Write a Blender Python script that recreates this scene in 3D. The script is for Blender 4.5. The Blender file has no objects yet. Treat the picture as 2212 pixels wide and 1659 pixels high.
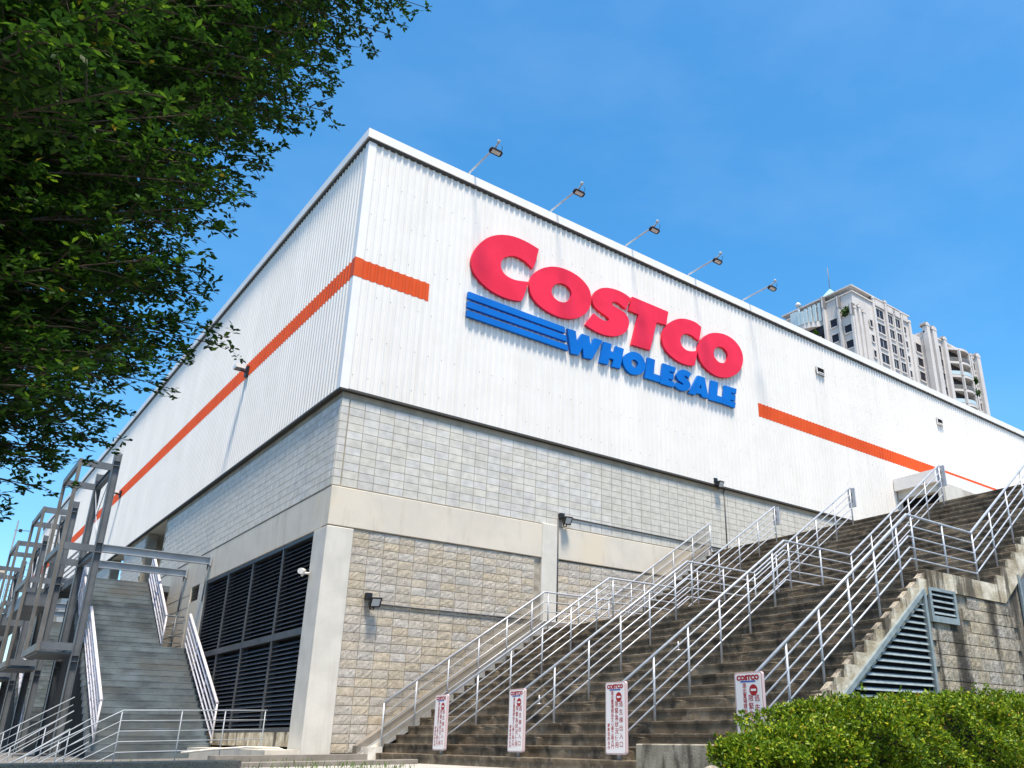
import bpy, bmesh, math, random
import numpy as np
from mathutils import Vector, Matrix
from mathutils.geometry import tessellate_polygon

random.seed(7)
SC = bpy.context.scene
COL = SC.collection
R = math.radians

# ------------------------------------------------------------------ camera
cam_d = bpy.data.cameras.new('camera')
cam = bpy.data.objects.new('camera', cam_d)
COL.objects.link(cam)
CAM_Z = 0.51
cam.location = (0, 0, CAM_Z)
cam.rotation_euler = (R(90) + 0.363, 0, -0.6865)
cam_d.sensor_width = 36.0
cam_d.lens = 1791.8 / 2212.0 * 36.0
cam_d.shift_x = -(1291.0 - 1106.0) / 2212.0
cam_d.shift_y = (910.5 - 829.5) / 2212.0
cam_d.clip_end = 3000
SC.camera = cam

# ------------------------------------------------------------------ sky and sun
SUN = Vector((-0.115, -0.315, 0.942)).normalized()
w = bpy.data.worlds.new('World'); SC.world = w; w.use_nodes = True
nt = w.node_tree
bg = nt.nodes['Background']
sky = nt.nodes.new('ShaderNodeTexSky'); sky.sky_type = 'NISHITA'; sky.sun_disc = False
sky.sun_elevation = math.asin(SUN.z)
sky.sun_rotation = math.atan2(SUN.x, SUN.y)
sky.altitude = 200; sky.air_density = 1.0; sky.dust_density = 1.6; sky.ozone_density = 2.2
hsv = nt.nodes.new('ShaderNodeHueSaturation'); hsv.inputs['Saturation'].default_value = 1.38; hsv.inputs['Hue'].default_value = 0.49; hsv.inputs['Value'].default_value = 1.1
nt.links.new(sky.outputs[0], hsv.inputs['Color']); 
# thin high cloud over the whole sky
tc = nt.nodes.new('ShaderNodeTexCoord'); mpn = nt.nodes.new('ShaderNodeMapping'); mpn.inputs['Scale'].default_value = (1.6, 2.6, 5.0); mpn.inputs['Rotation'].default_value = (0.3, 0.2, 0.7)
cn = nt.nodes.new('ShaderNodeTexNoise'); cn.inputs['Scale'].default_value = 2.2; cn.inputs['Detail'].default_value = 7; cn.inputs['Roughness'].default_value = 0.55
cm = nt.nodes.new('ShaderNodeMapRange'); cm.inputs['From Min'].default_value = 0.42; cm.inputs['From Max'].default_value = 0.78; cm.inputs['To Max'].default_value = 0.045
cx = nt.nodes.new('ShaderNodeMix'); cx.data_type = 'RGBA'; cx.inputs[7].default_value = (5.6, 6.0, 6.4, 1)
nt.links.new(tc.outputs['Generated'], mpn.inputs[0]); nt.links.new(mpn.outputs[0], cn.inputs['Vector']); nt.links.new(cn.outputs['Fac'], cm.inputs['Value']); nt.links.new(cm.outputs[0], cx.inputs[0])
nt.links.new(hsv.outputs[0], cx.inputs[6]); nt.links.new(cx.outputs[2], bg.inputs[0])
bg.inputs[1].default_value = 0.15
sun_d = bpy.data.lights.new('sun', 'SUN'); sun_d.energy = 4.3; sun_d.angle = R(9); sun_d.color = (1.0, 0.885, 0.725)
sun = bpy.data.objects.new('sun', sun_d); COL.objects.link(sun)
sun.rotation_euler = SUN.to_track_quat('Z', 'Y').to_euler(); sun.location = (-20, -40, 90)
vs = SC.view_settings
vs.view_transform = 'Standard'; vs.look = 'None'; vs.exposure = 0.74; vs.gamma = 1.0; vs.use_curve_mapping = False
SC.cycles.max_bounces = 6; SC.cycles.diffuse_bounces = 3; SC.cycles.glossy_bounces = 2
SC.cycles.transmission_bounces = 2; SC.cycles.transparent_max_bounces = 4

# ------------------------------------------------------------------ materials
MATS = {}
def mat(name, c1, c2=None, scale=3.0, rough=0.8, c3=None, streak=0.0, streak_col=(0.03, 0.028, 0.024), streak_scale=(2.2, 2.2, 0.16),
        streak_lo=0.52, streak_hi=0.72, bump=0.0, bump_scale=40.0, tint=0.0, metal=0.0, spec=0.4, speckle=0.0, speckle_scale=60.0,
        speckle_col=(0.05, 0.045, 0.04), detail=5.0, trans=0.0, hue=0.0, lo=0.35, hi=0.68, sheet=0.0):
    m = bpy.data.materials.new(name); m.use_nodes = True
    t = m.node_tree; N = t.nodes; L = t.links
    b = N['Principled BSDF']
    b.inputs['Roughness'].default_value = rough; b.inputs['Metallic'].default_value = metal
    b.inputs['Specular IOR Level'].default_value = spec
    geo = N.new('ShaderNodeNewGeometry'); pos = geo.outputs['Position']
    def noise(s, d=detail, vec=pos, r=0.55):
        n = N.new('ShaderNodeTexNoise'); n.inputs['Scale'].default_value = s; n.inputs['Detail'].default_value = d
        n.inputs['Roughness'].default_value = r; L.new(vec, n.inputs['Vector']); return n.outputs['Fac']
    def ramp(f, a, bb):
        mr = N.new('ShaderNodeMapRange'); mr.inputs['From Min'].default_value = a; mr.inputs['From Max'].default_value = bb
        mr.interpolation_type = 'SMOOTHSTEP'
        L.new(f, mr.inputs['Value']); return mr.outputs['Result']
    def mix(f, a, bb):
        x = N.new('ShaderNodeMix'); x.data_type = 'RGBA'
        if isinstance(f, (int, float)): x.inputs[0].default_value = f
        else: L.new(f, x.inputs[0])
        for s, v in ((6, a), (7, bb)):
            if isinstance(v, tuple): x.inputs[s].default_value = (*v, 1)
            else: L.new(v, x.inputs[s])
        return x.outputs[2]
    col = c1
    if c2: col = mix(ramp(noise(scale), lo, hi), c1, c2)
    if c3: col = mix(ramp(noise(scale * 0.31, 4), 0.5, 0.68), col, c3)
    if speckle:
        f = ramp(noise(speckle_scale, 3, r=0.7), 0.52, 0.66)
        mm = N.new('ShaderNodeMath'); mm.operation = 'MULTIPLY'; L.new(f, mm.inputs[0]); mm.inputs[1].default_value = speckle
        col = mix(mm.outputs[0], col, speckle_col)
    if streak:
        mp = N.new('ShaderNodeMapping'); mp.inputs['Scale'].default_value = streak_scale; L.new(pos, mp.inputs['Vector'])
        f = ramp(noise(1.0, 6, mp.outputs[0], 0.6), streak_lo, streak_hi)
        mm = N.new('ShaderNodeMath'); mm.operation = 'MULTIPLY'; L.new(f, mm.inputs[0]); mm.inputs[1].default_value = streak
        col = mix(mm.outputs[0], col, streak_col)
    if sheet:
        sx = N.new('ShaderNodeSeparateXYZ'); L.new(pos, sx.inputs[0])
        ad = N.new('ShaderNodeMath'); ad.operation = 'ADD'; L.new(sx.outputs[0], ad.inputs[0]); L.new(sx.outputs[1], ad.inputs[1])
        dv = N.new('ShaderNodeMath'); dv.operation = 'DIVIDE'; L.new(ad.outputs[0], dv.inputs[0]); dv.inputs[1].default_value = 0.8
        fl = N.new('ShaderNodeMath'); fl.operation = 'FLOOR'; L.new(dv.outputs[0], fl.inputs[0])
        wn = N.new('ShaderNodeTexWhiteNoise'); wn.noise_dimensions = '1D'; L.new(fl.outputs[0], wn.inputs['W'])
        mr = N.new('ShaderNodeMapRange'); mr.inputs['To Min'].default_value = 1 - sheet; mr.inputs['To Max'].default_value = 1.0; L.new(wn.outputs[0], mr.inputs['Value'])
        hs = N.new('ShaderNodeHueSaturation'); L.new(mr.outputs[0], hs.inputs['Value']); L.new(col, hs.inputs['Color']); col = hs.outputs[0]
    if tint or hue:
        oi = N.new('ShaderNodeObjectInfo')
        mr = N.new('ShaderNodeMapRange'); mr.inputs['To Min'].default_value = 1 - tint; mr.inputs['To Max'].default_value = 1 + tint
        L.new(oi.outputs['Random'], mr.inputs['Value'])
        hs = N.new('ShaderNodeHueSaturation'); L.new(mr.outputs[0], hs.inputs['Value'])
        if hue:
            m7 = N.new('ShaderNodeMath'); m7.operation = 'MULTIPLY'; L.new(oi.outputs['Random'], m7.inputs[0]); m7.inputs[1].default_value = 7.13
            fr = N.new('ShaderNodeMath'); fr.operation = 'FRACT'; L.new(m7.outputs[0], fr.inputs[0])
            m8 = N.new('ShaderNodeMapRange'); m8.inputs['To Min'].default_value = 1 - hue; m8.inputs['To Max'].default_value = 1 + hue
            L.new(fr.outputs[0], m8.inputs['Value']); L.new(m8.outputs[0], hs.inputs['Saturation'])
        if isinstance(col, tuple): hs.inputs['Color'].default_value = (*col, 1)
        else: L.new(col, hs.inputs['Color'])
        col = hs.outputs[0]
    if isinstance(col, tuple): b.inputs['Base Color'].default_value = (*col, 1)
    else: L.new(col, b.inputs['Base Color'])
    if bump:
        bn = N.new('ShaderNodeBump'); bn.inputs['Strength'].default_value = bump; bn.inputs['Distance'].default_value = 0.03
        L.new(noise(bump_scale, 5, r=0.65), bn.inputs['Height']); L.new(bn.outputs[0], b.inputs['Normal'])
    if trans:
        tr = N.new('ShaderNodeBsdfTranslucent')
        if isinstance(col, tuple): tr.inputs[0].default_value = (*col, 1)
        else: L.new(col, tr.inputs[0])
        ms = N.new('ShaderNodeMixShader'); ms.inputs[0].default_value = trans
        L.new(b.outputs[0], ms.inputs[1]); L.new(tr.outputs[0], ms.inputs[2])
        L.new(ms.outputs[0], N['Material Output'].inputs['Surface'])
    MATS[name] = m
    return m

WHITE = mat('white cladding', (0.775, 0.75, 0.71), (0.745, 0.72, 0.675), 1.2, 0.45, streak=0.35, streak_col=(0.60, 0.575, 0.52), streak_scale=(7, 7, 0.22), streak_lo=0.52, streak_hi=0.74, sheet=0.045, spec=0.25)
FLASH = mat('white flashing', (0.80, 0.78, 0.745), (0.76, 0.74, 0.705), 2, 0.4)
ORANGE = mat('orange cladding', (0.66, 0.086, 0.014), (0.60, 0.074, 0.012), 1.5, 0.55, spec=0.2, streak=0.2, streak_col=(0.45, 0.06, 0.015), streak_scale=(7, 7, .3))
SOFFIT = mat('dark drip flashing', (0.05, 0.048, 0.043), rough=0.7)
REDL = mat('red sign face', (0.80, 0.022, 0.062), (0.72, 0.017, 0.05), 0.9, 0.45, lo=0.4, hi=0.6, spec=0.25)
BLUEL = mat('blue sign face', (0.0, 0.145, 0.54), (0.0, 0.125, 0.48), 0.8, 0.45, spec=0.2)
BLOCK = mat('pale concrete block', (0.62, 0.605, 0.555), (0.51, 0.497, 0.457), 5, 0.9, tint=0.075, hue=0.4, bump=0.35, bump_scale=70, speckle=0.35, speckle_scale=120, speckle_col=(0.28, 0.28, 0.26))
MORTAR = mat('block mortar', (0.38, 0.33, 0.255), (0.27, 0.24, 0.19), 2, 0.95)
BEAM = mat('cast concrete', (0.63, 0.58, 0.49), (0.57, 0.53, 0.455), 1.6, 0.85, c3=(0.64, 0.565, 0.44), streak=0.5, streak_col=(0.46, 0.41, 0.325), streak_scale=(3.2, 3.2, 0.7), bump=0.12, bump_scale=25)
COLUMN = mat('column concrete', (0.62, 0.595, 0.535), (0.55, 0.53, 0.475), 2.0, 0.85, streak=0.35, streak_col=(0.42, 0.40, 0.345), streak_scale=(4, 4, 0.4), bump=0.12, bump_scale=25)
ROUGH = mat('split face stone', (0.60, 0.545, 0.455), (0.49, 0.44, 0.365), 7, 0.95, tint=0.085, hue=0.40, bump=1.0, bump_scale=75, speckle=0.75, speckle_scale=38, speckle_col=(0.26, 0.225, 0.175))
ROUGHM = mat('stone mortar', (0.44, 0.40, 0.33), (0.22, 0.195, 0.155), 3, 0.95)
STAINST = mat('stained split face stone', (0.46, 0.41, 0.325), (0.33, 0.29, 0.225), 8, 0.95, tint=0.14, hue=0.3, bump=1.0, bump_scale=42, speckle=0.75, speckle_scale=26, speckle_col=(0.10, 0.085, 0.065),
              streak=0.9, streak_col=(0.022, 0.019, 0.014), streak_scale=(1.45, 1.45, 0.13), streak_lo=0.485, streak_hi=0.60)
STRINGER = mat('stained stringer concrete', (0.34, 0.285, 0.19), (0.66, 0.61, 0.49), 3.0, 0.9, streak=0.9, streak_col=(0.06, 0.048, 0.032), streak_scale=(3.0, 3.0, 0.45), streak_lo=0.50, streak_hi=0.62, bump=0.5, bump_scale=22)
STEP = mat('weathered step concrete', (0.165, 0.128, 0.084), (0.095, 0.073, 0.048), 3.2, 0.9, c3=(0.25, 0.205, 0.145), streak=0.82, streak_col=(0.028, 0.024, 0.018), streak_scale=(3.0, 2.4, 1.4), streak_lo=0.50, streak_hi=0.70,
           bump=0.55, bump_scale=30, tint=0.10, speckle=0.40, speckle_scale=7, speckle_col=(0.33, 0.285, 0.22))
PLANTW = mat('stained planter concrete', (0.25, 0.225, 0.17), (0.37, 0.335, 0.265), 5, 0.9, streak=0.85, streak_col=(0.06, 0.052, 0.038), streak_scale=(6, 6, 1.2), streak_lo=0.46, streak_hi=0.62, bump=0.4)
PALE = mat('pale painted kerb', (0.72, 0.69, 0.62), (0.55, 0.51, 0.44), 6, 0.85, bump=0.3)
RAMP = mat('gutter concrete', (0.24, 0.215, 0.185), (0.17, 0.155, 0.135), 2.5, 0.85, bump=0.2)
GALV = mat('galvanised pipe', (0.47, 0.495, 0.53), (0.38, 0.405, 0.44), 6, 0.42, metal=0.25, spec=0.5)
STEELP = mat('grey painted steel', (0.135, 0.152, 0.17), (0.10, 0.113, 0.128), 1.8, 0.48, streak=0.4, streak_col=(0.11, 0.12, 0.13), streak_scale=(5, 5, 0.5))
STEELW = mat('warm grey steel', (0.165, 0.157, 0.143), (0.118, 0.113, 0.104), 2, 0.5, streak=0.4, streak_col=(0.11, 0.10, 0.09), streak_scale=(5, 5, 0.5))
RAILW = mat('pale painted rail', (0.70, 0.68, 0.72), (0.60, 0.58, 0.62), 5, 0.4)
LOUV = mat('dark louvre metal', (0.075, 0.082, 0.092), (0.055, 0.061, 0.07), 2.2, 0.45, streak=0.3, streak_col=(0.09, 0.08, 0.07), streak_scale=(3, 3, 0.6))
LOUVG = mat('grey green louvre metal', (0.25, 0.30, 0.31), (0.18, 0.22, 0.23), 7, 0.5, streak=0.5, streak_col=(0.09, 0.10, 0.10), streak_scale=(7, 7, 2))
STEELB = mat('pale blue grey steel', (0.36, 0.40, 0.44), (0.29, 0.325, 0.36), 2, 0.45)
STAIRSHADE = mat('painted stair shade', (0.03, 0.028, 0.024), (0.018, 0.017, 0.015), 2, 0.95)  # near-black colour holding the shade below the escape stairs
BLACK = mat('dark interior', (0.008, 0.008, 0.009), rough=0.95, spec=0.1)
LEFTC = mat('blue grey step concrete', (0.165, 0.205, 0.228), (0.09, 0.112, 0.125), 1.6, 0.85, c3=(0.135, 0.145, 0.143), streak=0.55, streak_col=(0.062, 0.066, 0.066), streak_scale=(0.9, 2, 2.2), streak_lo=0.48, streak_hi=0.68, bump=0.3, tint=0.12, speckle=0.15, speckle_scale=40)
PAVE = mat('pale pavement', (0.42, 0.40, 0.365), (0.33, 0.315, 0.285), 1.3, 0.9, c3=(0.46, 0.44, 0.40), bump=0.2)
GROUND = mat('asphalt and paving ground', (0.17, 0.165, 0.155), (0.12, 0.118, 0.112), 0.6, 0.95, bump=0.2)
PEBBLE = mat('pebble dash kerb', (0.36, 0.31, 0.225), (0.20, 0.17, 0.125), 55, 0.95, bump=1.0, bump_scale=60, streak=0.3)
LAMPB = mat('black lamp housing', (0.012, 0.012, 0.014), rough=0.45)
LENS = mat('lamp lens', (0.55, 0.56, 0.55), rough=0.25, spec=0.6)
SIGNW = mat('white sign face', (0.78, 0.76, 0.755), rough=0.45)
SIGNR = mat('dark red sign print', (0.36, 0.008, 0.012), rough=0.5)
SIGNB = mat('blue sign print', (0.05, 0.10, 0.36), rough=0.5)
SIGNP = mat('pinkish sign frame', (0.56, 0.43, 0.43), rough=0.5)
TOWER = mat('tower stone', (0.63, 0.595, 0.565), (0.56, 0.525, 0.50), 0.25, 0.85, streak=0.3, streak_col=(0.42, 0.39, 0.37), streak_scale=(1.2, 1.2, 0.06))
TOWERT = mat('tower dark trim', (0.20, 0.185, 0.18), rough=0.8)
TGLASS = mat('tower window glass', (0.022, 0.020, 0.026), rough=0.3, spec=0.25)
TGREEN = mat('pale green roof', (0.40, 0.62, 0.58), rough=0.6)
TPALE = mat('pale glass crown', (0.50, 0.61, 0.64), rough=0.3)
BARK = mat('tree bark', (0.10, 0.075, 0.052), (0.06, 0.045, 0.032), 9, 0.95, bump=0.6, bump_scale=30)
BEIGE = mat('beige far building', (0.60, 0.53, 0.42), rough=0.9)
FARW = mat('white far building', (0.62, 0.65, 0.69), rough=0.8)

def leaf_mat(name, cols, trans=0.35, rough=0.42):
    m = bpy.data.materials.new(name); m.use_nodes = True
    t = m.node_tree; N = t.nodes; L = t.links; b = N['Principled BSDF']
    geo = N.new('ShaderNodeNewGeometry')
    cr = N.new('ShaderNodeValToRGB'); cr.color_ramp.interpolation = 'LINEAR'
    e = cr.color_ramp.elements
    e[0].position = cols[0][0]; e[0].color = (*cols[0][1], 1); e[1].position = cols[-1][0]; e[1].color = (*cols[-1][1], 1)
    for p, c in cols[1:-1]:
        k = e.new(p); k.color = (*c, 1)
    L.new(geo.outputs['Random Per Island'], cr.inputs[0])
    L.new(cr.outputs[0], b.inputs['Base Color']); b.inputs['Roughness'].default_value = rough; b.inputs['Specular IOR Level'].default_value = 0.22
    tr = N.new('ShaderNodeBsdfTranslucent'); L.new(cr.outputs[0], tr.inputs[0])
    ms = N.new('ShaderNodeMixShader'); ms.inputs[0].default_value = trans
    L.new(b.outputs[0], ms.inputs[1]); L.new(tr.outputs[0], ms.inputs[2]); L.new(ms.outputs[0], N['Material Output'].inputs['Surface'])
    return m
LEAF = leaf_mat('tree leaves', [(0.0, (0.012, 0.040, 0.006)), (0.6, (0.026, 0.075, 0.008)), (0.9, (0.060, 0.15, 0.012)), (0.99, (0.15, 0.28, 0.018)), (1.0, (0.28, 0.20, 0.02))], 0.36, 0.6)
HLEAF = leaf_mat('hedge leaves', [(0.0, (0.030, 0.075, 0.005)), (0.45, (0.12, 0.21, 0.010)), (0.85, (0.26, 0.35, 0.013)), (0.97, (0.38, 0.37, 0.02)), (1.0, (0.36, 0.19, 0.03))], 0.28)
GRASS = leaf_mat('grass blades', [(0.0, (0.06, 0.12, 0.02)), (1.0, (0.16, 0.24, 0.04))], 0.3)

# ------------------------------------------------------------------ builders
ORG = {}
def org(o): return ORG.get(o.name, Vector((0, 0, 0))) if o else Vector((0, 0, 0))
def tag(o, label=None, cat=None, group=None, kind=None):
    if label: o['label'] = label
    if cat: o['category'] = cat
    if group: o['group'] = group
    if kind: o['kind'] = kind
    return o
def thing(name, loc, label, cat, group=None):
    o = bpy.data.objects.new(name, None); COL.objects.link(o); o.location = loc
    ORG[o.name] = Vector(loc); return tag(o, label, cat, group)
def link(name, me, parent=None, loc=None):
    o = bpy.data.objects.new(name, me); COL.objects.link(o)
    if parent: o.parent = parent
    o.location = loc if loc else (0, 0, 0)
    return o
class MB:
    def __init__(s): s.v = []; s.f = []; s.sm = []
    def add(s, vs_, fs, smooth=False):
        n = len(s.v); s.v += [tuple(p) for p in vs_]
        for f in fs: s.f.append(tuple(i + n for i in f)); s.sm.append(smooth)
        return s
    def box(s, x0, x1, y0, y1, z0, z1):
        return s.add([(x0, y0, z0), (x1, y0, z0), (x1, y1, z0), (x0, y1, z0), (x0, y0, z1), (x1, y0, z1), (x1, y1, z1), (x0, y1, z1)],
                     [(3, 2, 1, 0), (4, 5, 6, 7), (0, 1, 5, 4), (1, 2, 6, 5), (2, 3, 7, 6), (3, 0, 4, 7)])
    def bar(s, a, b, w_, h, up=(0, 0, 1)):
        a = Vector(a); b = Vector(b); d = (b - a).normalized(); u = Vector(up)
        r = d.cross(u)
        if r.length < 1e-4: r = d.cross(Vector((1, 0, 0)))
        r.normalize(); u = r.cross(d).normalized(); r *= w_ / 2; u *= h / 2
        vv = [a - r - u, a + r - u, a + r + u, a - r + u, b - r - u, b + r - u, b + r + u, b - r + u]
        return s.add(vv, [(0, 1, 2, 3), (7, 6, 5, 4), (0, 4, 5, 1), (1, 5, 6, 2), (2, 6, 7, 3), (3, 7, 4, 0)])
    def tube(s, pts, rad, n=8, cap=True):
        pts = [Vector(p) for p in pts]; rad = rad if isinstance(rad, (list, tuple)) else [rad] * len(pts)
        vv = []; ff = []
        for i, p in enumerate(pts):
            d = (pts[min(i + 1, len(pts) - 1)] - pts[max(i - 1, 0)]).normalized()
            a = d.cross(Vector((0, 0, 1)))
            if a.length < 1e-3: a = d.cross(Vector((1, 0, 0)))
            a.normalize(); c = d.cross(a)
            for k in range(n):
                t = 2 * math.pi * k / n; vv.append(p + (a * math.cos(t) + c * math.sin(t)) * rad[i])
        for i in range(len(pts) - 1):
            for k in range(n):
                k2 = (k + 1) % n; ff.append((i * n + k, i * n + k2, (i + 1) * n + k2, (i + 1) * n + k))
        s.add(vv, ff, True)
        if cap:
            m = len(s.v) - len(vv)
            s.f.append(tuple(m + k for k in range(n))[::-1]); s.sm.append(False)
            s.f.append(tuple(m + (len(pts) - 1) * n + k for k in range(n))); s.sm.append(False)
        return s
    def prism(s, poly, axis, a, b):
        # polygon in the two other axes extruded along axis
        def p3(q, t): return {'x': (t, q[0], q[1]), 'y': (q[0], t, q[1]), 'z': (q[0], q[1], t)}[axis]
        n = len(poly); vv = [p3(q, a) for q in poly] + [p3(q, b) for q in poly]
        tr = tessellate_polygon([[Vector((q[0], q[1], 0)) for q in poly]])
        ff = [tuple(t) for t in tr] + [tuple(i + n for i in t)[::-1] for t in tr] + [(i, (i + 1) % n, (i + 1) % n + n, i + n) for i in range(n)]
        return s.add(vv, ff)
    def mesh(s, name, m, o=Vector((0, 0, 0))):
        me = bpy.data.meshes.new(name)
        me.from_pydata([(p[0] - o[0], p[1] - o[1], p[2] - o[2]) for p in s.v], [], s.f)
        me.polygons.foreach_set('use_smooth', s.sm)
        if m: me.materials.append(m)
        bm = bmesh.new(); bm.from_mesh(me); bmesh.ops.recalc_face_normals(bm, faces=bm.faces); bm.to_mesh(me); bm.free()
        return me
    def build(s, name, m, parent=None, root=None):
        # parent: the object to hang from; root: the thing whose origin the coordinates are relative to
        r = root or parent
        while r is not None and r.parent is not None: r = r.parent
        o = link(name, s.mesh(name, m, org(r)), parent)
        return o
def root_of(o):
    while o.parent is not None: o = o.parent
    return o
def inst(name, me, parent, pos, rotz=0, scale=None):
    o = bpy.data.objects.new(name, me); COL.objects.link(o); o.parent = parent
    o.location = Vector(pos) - org(root_of(parent))
    if rotz: o.rotation_euler.z = rotz
    if scale: o.scale = scale
    return o
def struct(o): o['kind'] = 'structure'; return o
def bevel(o, wdt=0.01, seg=1):
    me = o.data; bm = bmesh.new(); bm.from_mesh(me)
    bmesh.ops.bevel(bm, geom=bm.edges[:], offset=wdt, segments=seg, affect='EDGES', clamp_overlap=True); bm.to_mesh(me); bm.free(); return o

# ------------------------------------------------------------------ ground
g = MB(); g.add([(-600, -200, 0), (1500, -200, 0), (1500, 1500, 0), (-600, 1500, 0)], [(0, 1, 2, 3)])
struct(g.build('ground', GROUND))
pv = MB().box(4.1, 40, 9.2, 18.4, -0.2, 0.012); struct(pv.build('pavement', PAVE))

# ------------------------------------------------------------------ warehouse
WX, WY = 6.97, 18.40          # cladding planes
ZC, ZT = 8.50, 16.20
XE, YE = 62.0, 78.0
wh = thing('warehouse', (WX, WY, 0), 'big white warehouse clad in ribbed metal with an orange stripe on a block base', 'warehouse')
def ribs(length, period=0.2, depth=0.032, start=0.12):
    # ribbed profile as (t, out): flat pan with a raised trapezoid rib
    out = [(0, 0), (start, 0)]
    t = start
    while t + period < length - 0.05:
        out += [(t, 0), (t + 0.025, depth), (t + 0.075, depth), (t + 0.1, 0)]
        t += period
    out.append((length, 0))
    return out
def clad(name, face, t0, t1, z0, z1, m, parent, proud=0.0, phase=0.12):
    L_ = t1 - t0; pr = ribs(L_, start=phase); b = MB(); vv = []
    for (t, o_) in pr:
        for z in (z0, z1):
            vv.append((t0 + t, WY - o_ - proud, z) if face == 'r' else (WX - o_ - proud, t0 + t, z))
    n = len(pr); ff = [(2 * i, 2 * i + 2, 2 * i + 3, 2 * i + 1) for i in range(n - 1)]
    b.add(vv, ff); return b.build(name, m, parent)
cr_ = clad('cladding', 'r', WX, XE, ZC, ZT - 0.1, WHITE, wh)
cl_ = clad('cladding', 'l', WY, YE, ZC, ZT - 0.1, WHITE, wh)
clad('orange_stripe', 'r', WX + 0.12, 9.17, 11.605, 12.15, ORANGE, cr_, 0.004, 0.0)
clad('orange_stripe', 'r', 22.74, 49.9, 11.605, 12.15, ORANGE, cr_, 0.004, 0.15 + 0.0)
clad('orange_stripe', 'l', WY + 0.12, YE, 11.605, 12.15, ORANGE, cl_, 0.004, 0.0)
# corner flashing: an angle proud of the ribs
cf = MB()
for z0, z1, in ((ZC - 0.02, ZT - 0.12),):
    cf.add([(WX - 0.04, WY + 0.17, z0), (WX - 0.04, WY - 0.04, z0), (WX + 0.17, WY - 0.04, z0), (WX - 0.04, WY + 0.17, z1), (WX - 0.04, WY - 0.04, z1), (WX + 0.17, WY - 0.04, z1)],
           [(0, 1, 4, 3), (1, 2, 5, 4)])
cf.build('corner_flashing', FLASH, wh)
co = MB(); co.add([(WX - 0.045, WY + 0.17, 11.6), (WX - 0.045, WY - 0.045, 11.6), (WX + 0.17, WY - 0.045, 11.6), (WX - 0.045, WY + 0.17, 12.155), (WX - 0.045, WY - 0.045, 12.155), (WX + 0.17, WY - 0.045, 12.155)], [(0, 1, 4, 3), (1, 2, 5, 4)])
co.build('orange_corner', ORANGE, wh)
# parapet coping
pc = MB(); pc.box(WX - 0.11, XE, WY - 0.11, WY + 0.30, ZT - 0.28, ZT); pc.build('coping', FLASH, wh)
pc = MB(); pc.box(WX - 0.11, WX + 0.30, WY + 0.30, YE, ZT - 0.28, ZT); pc.build('coping', FLASH, wh)
# dark closure strip under the coping
pc = MB(); pc.box(WX - 0.07, XE, WY - 0.07, WY - 0.001, ZT - 0.36, ZT - 0.285); pc.build('closure_strip', SOFFIT, wh)
pc = MB(); pc.box(WX - 0.07, WX - 0.001, WY, YE, ZT - 0.36, ZT - 0.285); pc.build('closure_strip', SOFFIT, wh)
MB().box(WX + 0.3, XE, WY + 0.3, YE, ZT - 0.6, ZT - 0.5).build('roof', BEAM, wh)
# drip flashing at the foot of the cladding
MB().box(WX - 0.034, XE, WY - 0.034, WY + 0.08, ZC - 0.06, ZC).build('drip_flashing', SOFFIT, wh)
MB().box(WX - 0.034, WX + 0.1, WY + 0.08, YE, ZC - 0.06, ZC).build('drip_flashing', SOFFIT, wh)
# screws
sc = MB(); rs = random.Random(3)
for z in (8.9, 10.0, 11.2, 12.5, 13.6, 14.7, 15.7):
    x = WX + 0.25
    while x < 34:
        if rs.random() < 0.75: sc.box(x, x + 0.016, WY - 0.008, WY, z - 0.008, z + 0.008)
        x += 0.4
    y = WY + 0.25
    while y < 40:
        if rs.random() < 0.75: sc.box(WX - 0.008, WX, y, y + 0.016, z - 0.008, z + 0.008)
        y += 0.4
tag(sc.build('screws', TOWERT, wh), kind='stuff')

BY, BX = 18.455, 7.045          # block planes (backing)
ZB0, ZB1 = 5.08, 6.06         # beam
# backing walls
uw = MB().box(BX + 0.016, XE, BY + 0.016, BY + 0.4, ZB1 - 0.02, ZC - 0.071).build('upper_block_wall', MORTAR, wh)
lw = MB()
for y0, y1 in ((BY + 0.4, 35.06), (38.13, 42.4), (45.25, YE)):
    lw.box(BX + 0.016, BX + 0.4, y0, y1, ZB1 - 0.02, ZC - 0.071)
lwo = lw.build('upper_block_wall', MORTAR, wh)
# recess behind the openings
MB().box(BX + 1.7, BX + 1.9, 34, 46, 0.0, ZC + 0.05).build('recess_wall', BEAM, wh)
MB().box(BX + 0.0, BX + 1.7, 35.06, 45.3, ZC - 0.068, ZC + 0.06).build('recess_soffit', BEAM, wh)
# block meshes: pale, smooth faces with a slight bevel
def block_mesh(name, w_, h, m, amp=0.0, nx=1, nz=1, d=0.03, seed=0):
    rr = random.Random(seed); b = MB(); vv = []; ff = []
    for j in range(nz + 1):
        for i in range(nx + 1):
            x = -w_ / 2 + w_ * i / nx; z = -h / 2 + h * j / nz
            edge = i in (0, nx) or j in (0, nz)
            y = -d + (rr.uniform(-amp * .3, amp * .35) if edge else rr.uniform(-amp, amp * 0.25))
            vv.append((x, y, z))
    for j in range(nz):
        for i in range(nx):
            a = j * (nx + 1) + i; ff.append((a, a + 1, a + nx + 2, a + nx + 1))
    per = [i for i in range(nx + 1)] + [(j) * (nx + 1) + nx for j in range(1, nz + 1)] + [nz * (nx + 1) + i for i in range(nx - 1, -1, -1)] + [j * (nx + 1) for j in range(nz - 1, 0, -1)]
    base = len(vv); vv += [(vv[i][0], 0.004, vv[i][2]) for i in per]
    n = len(per); ff += [(per[k], base + k, base + (k + 1) % n, per[(k + 1) % n]) for k in range(n)]
    b.add(vv, ff); me = b.mesh(name, m)
    return me
BM = [block_mesh('block', 0.385, 0.188, BLOCK, 0.0, 1, 1, 0.016) for _ in range(1)]
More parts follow.
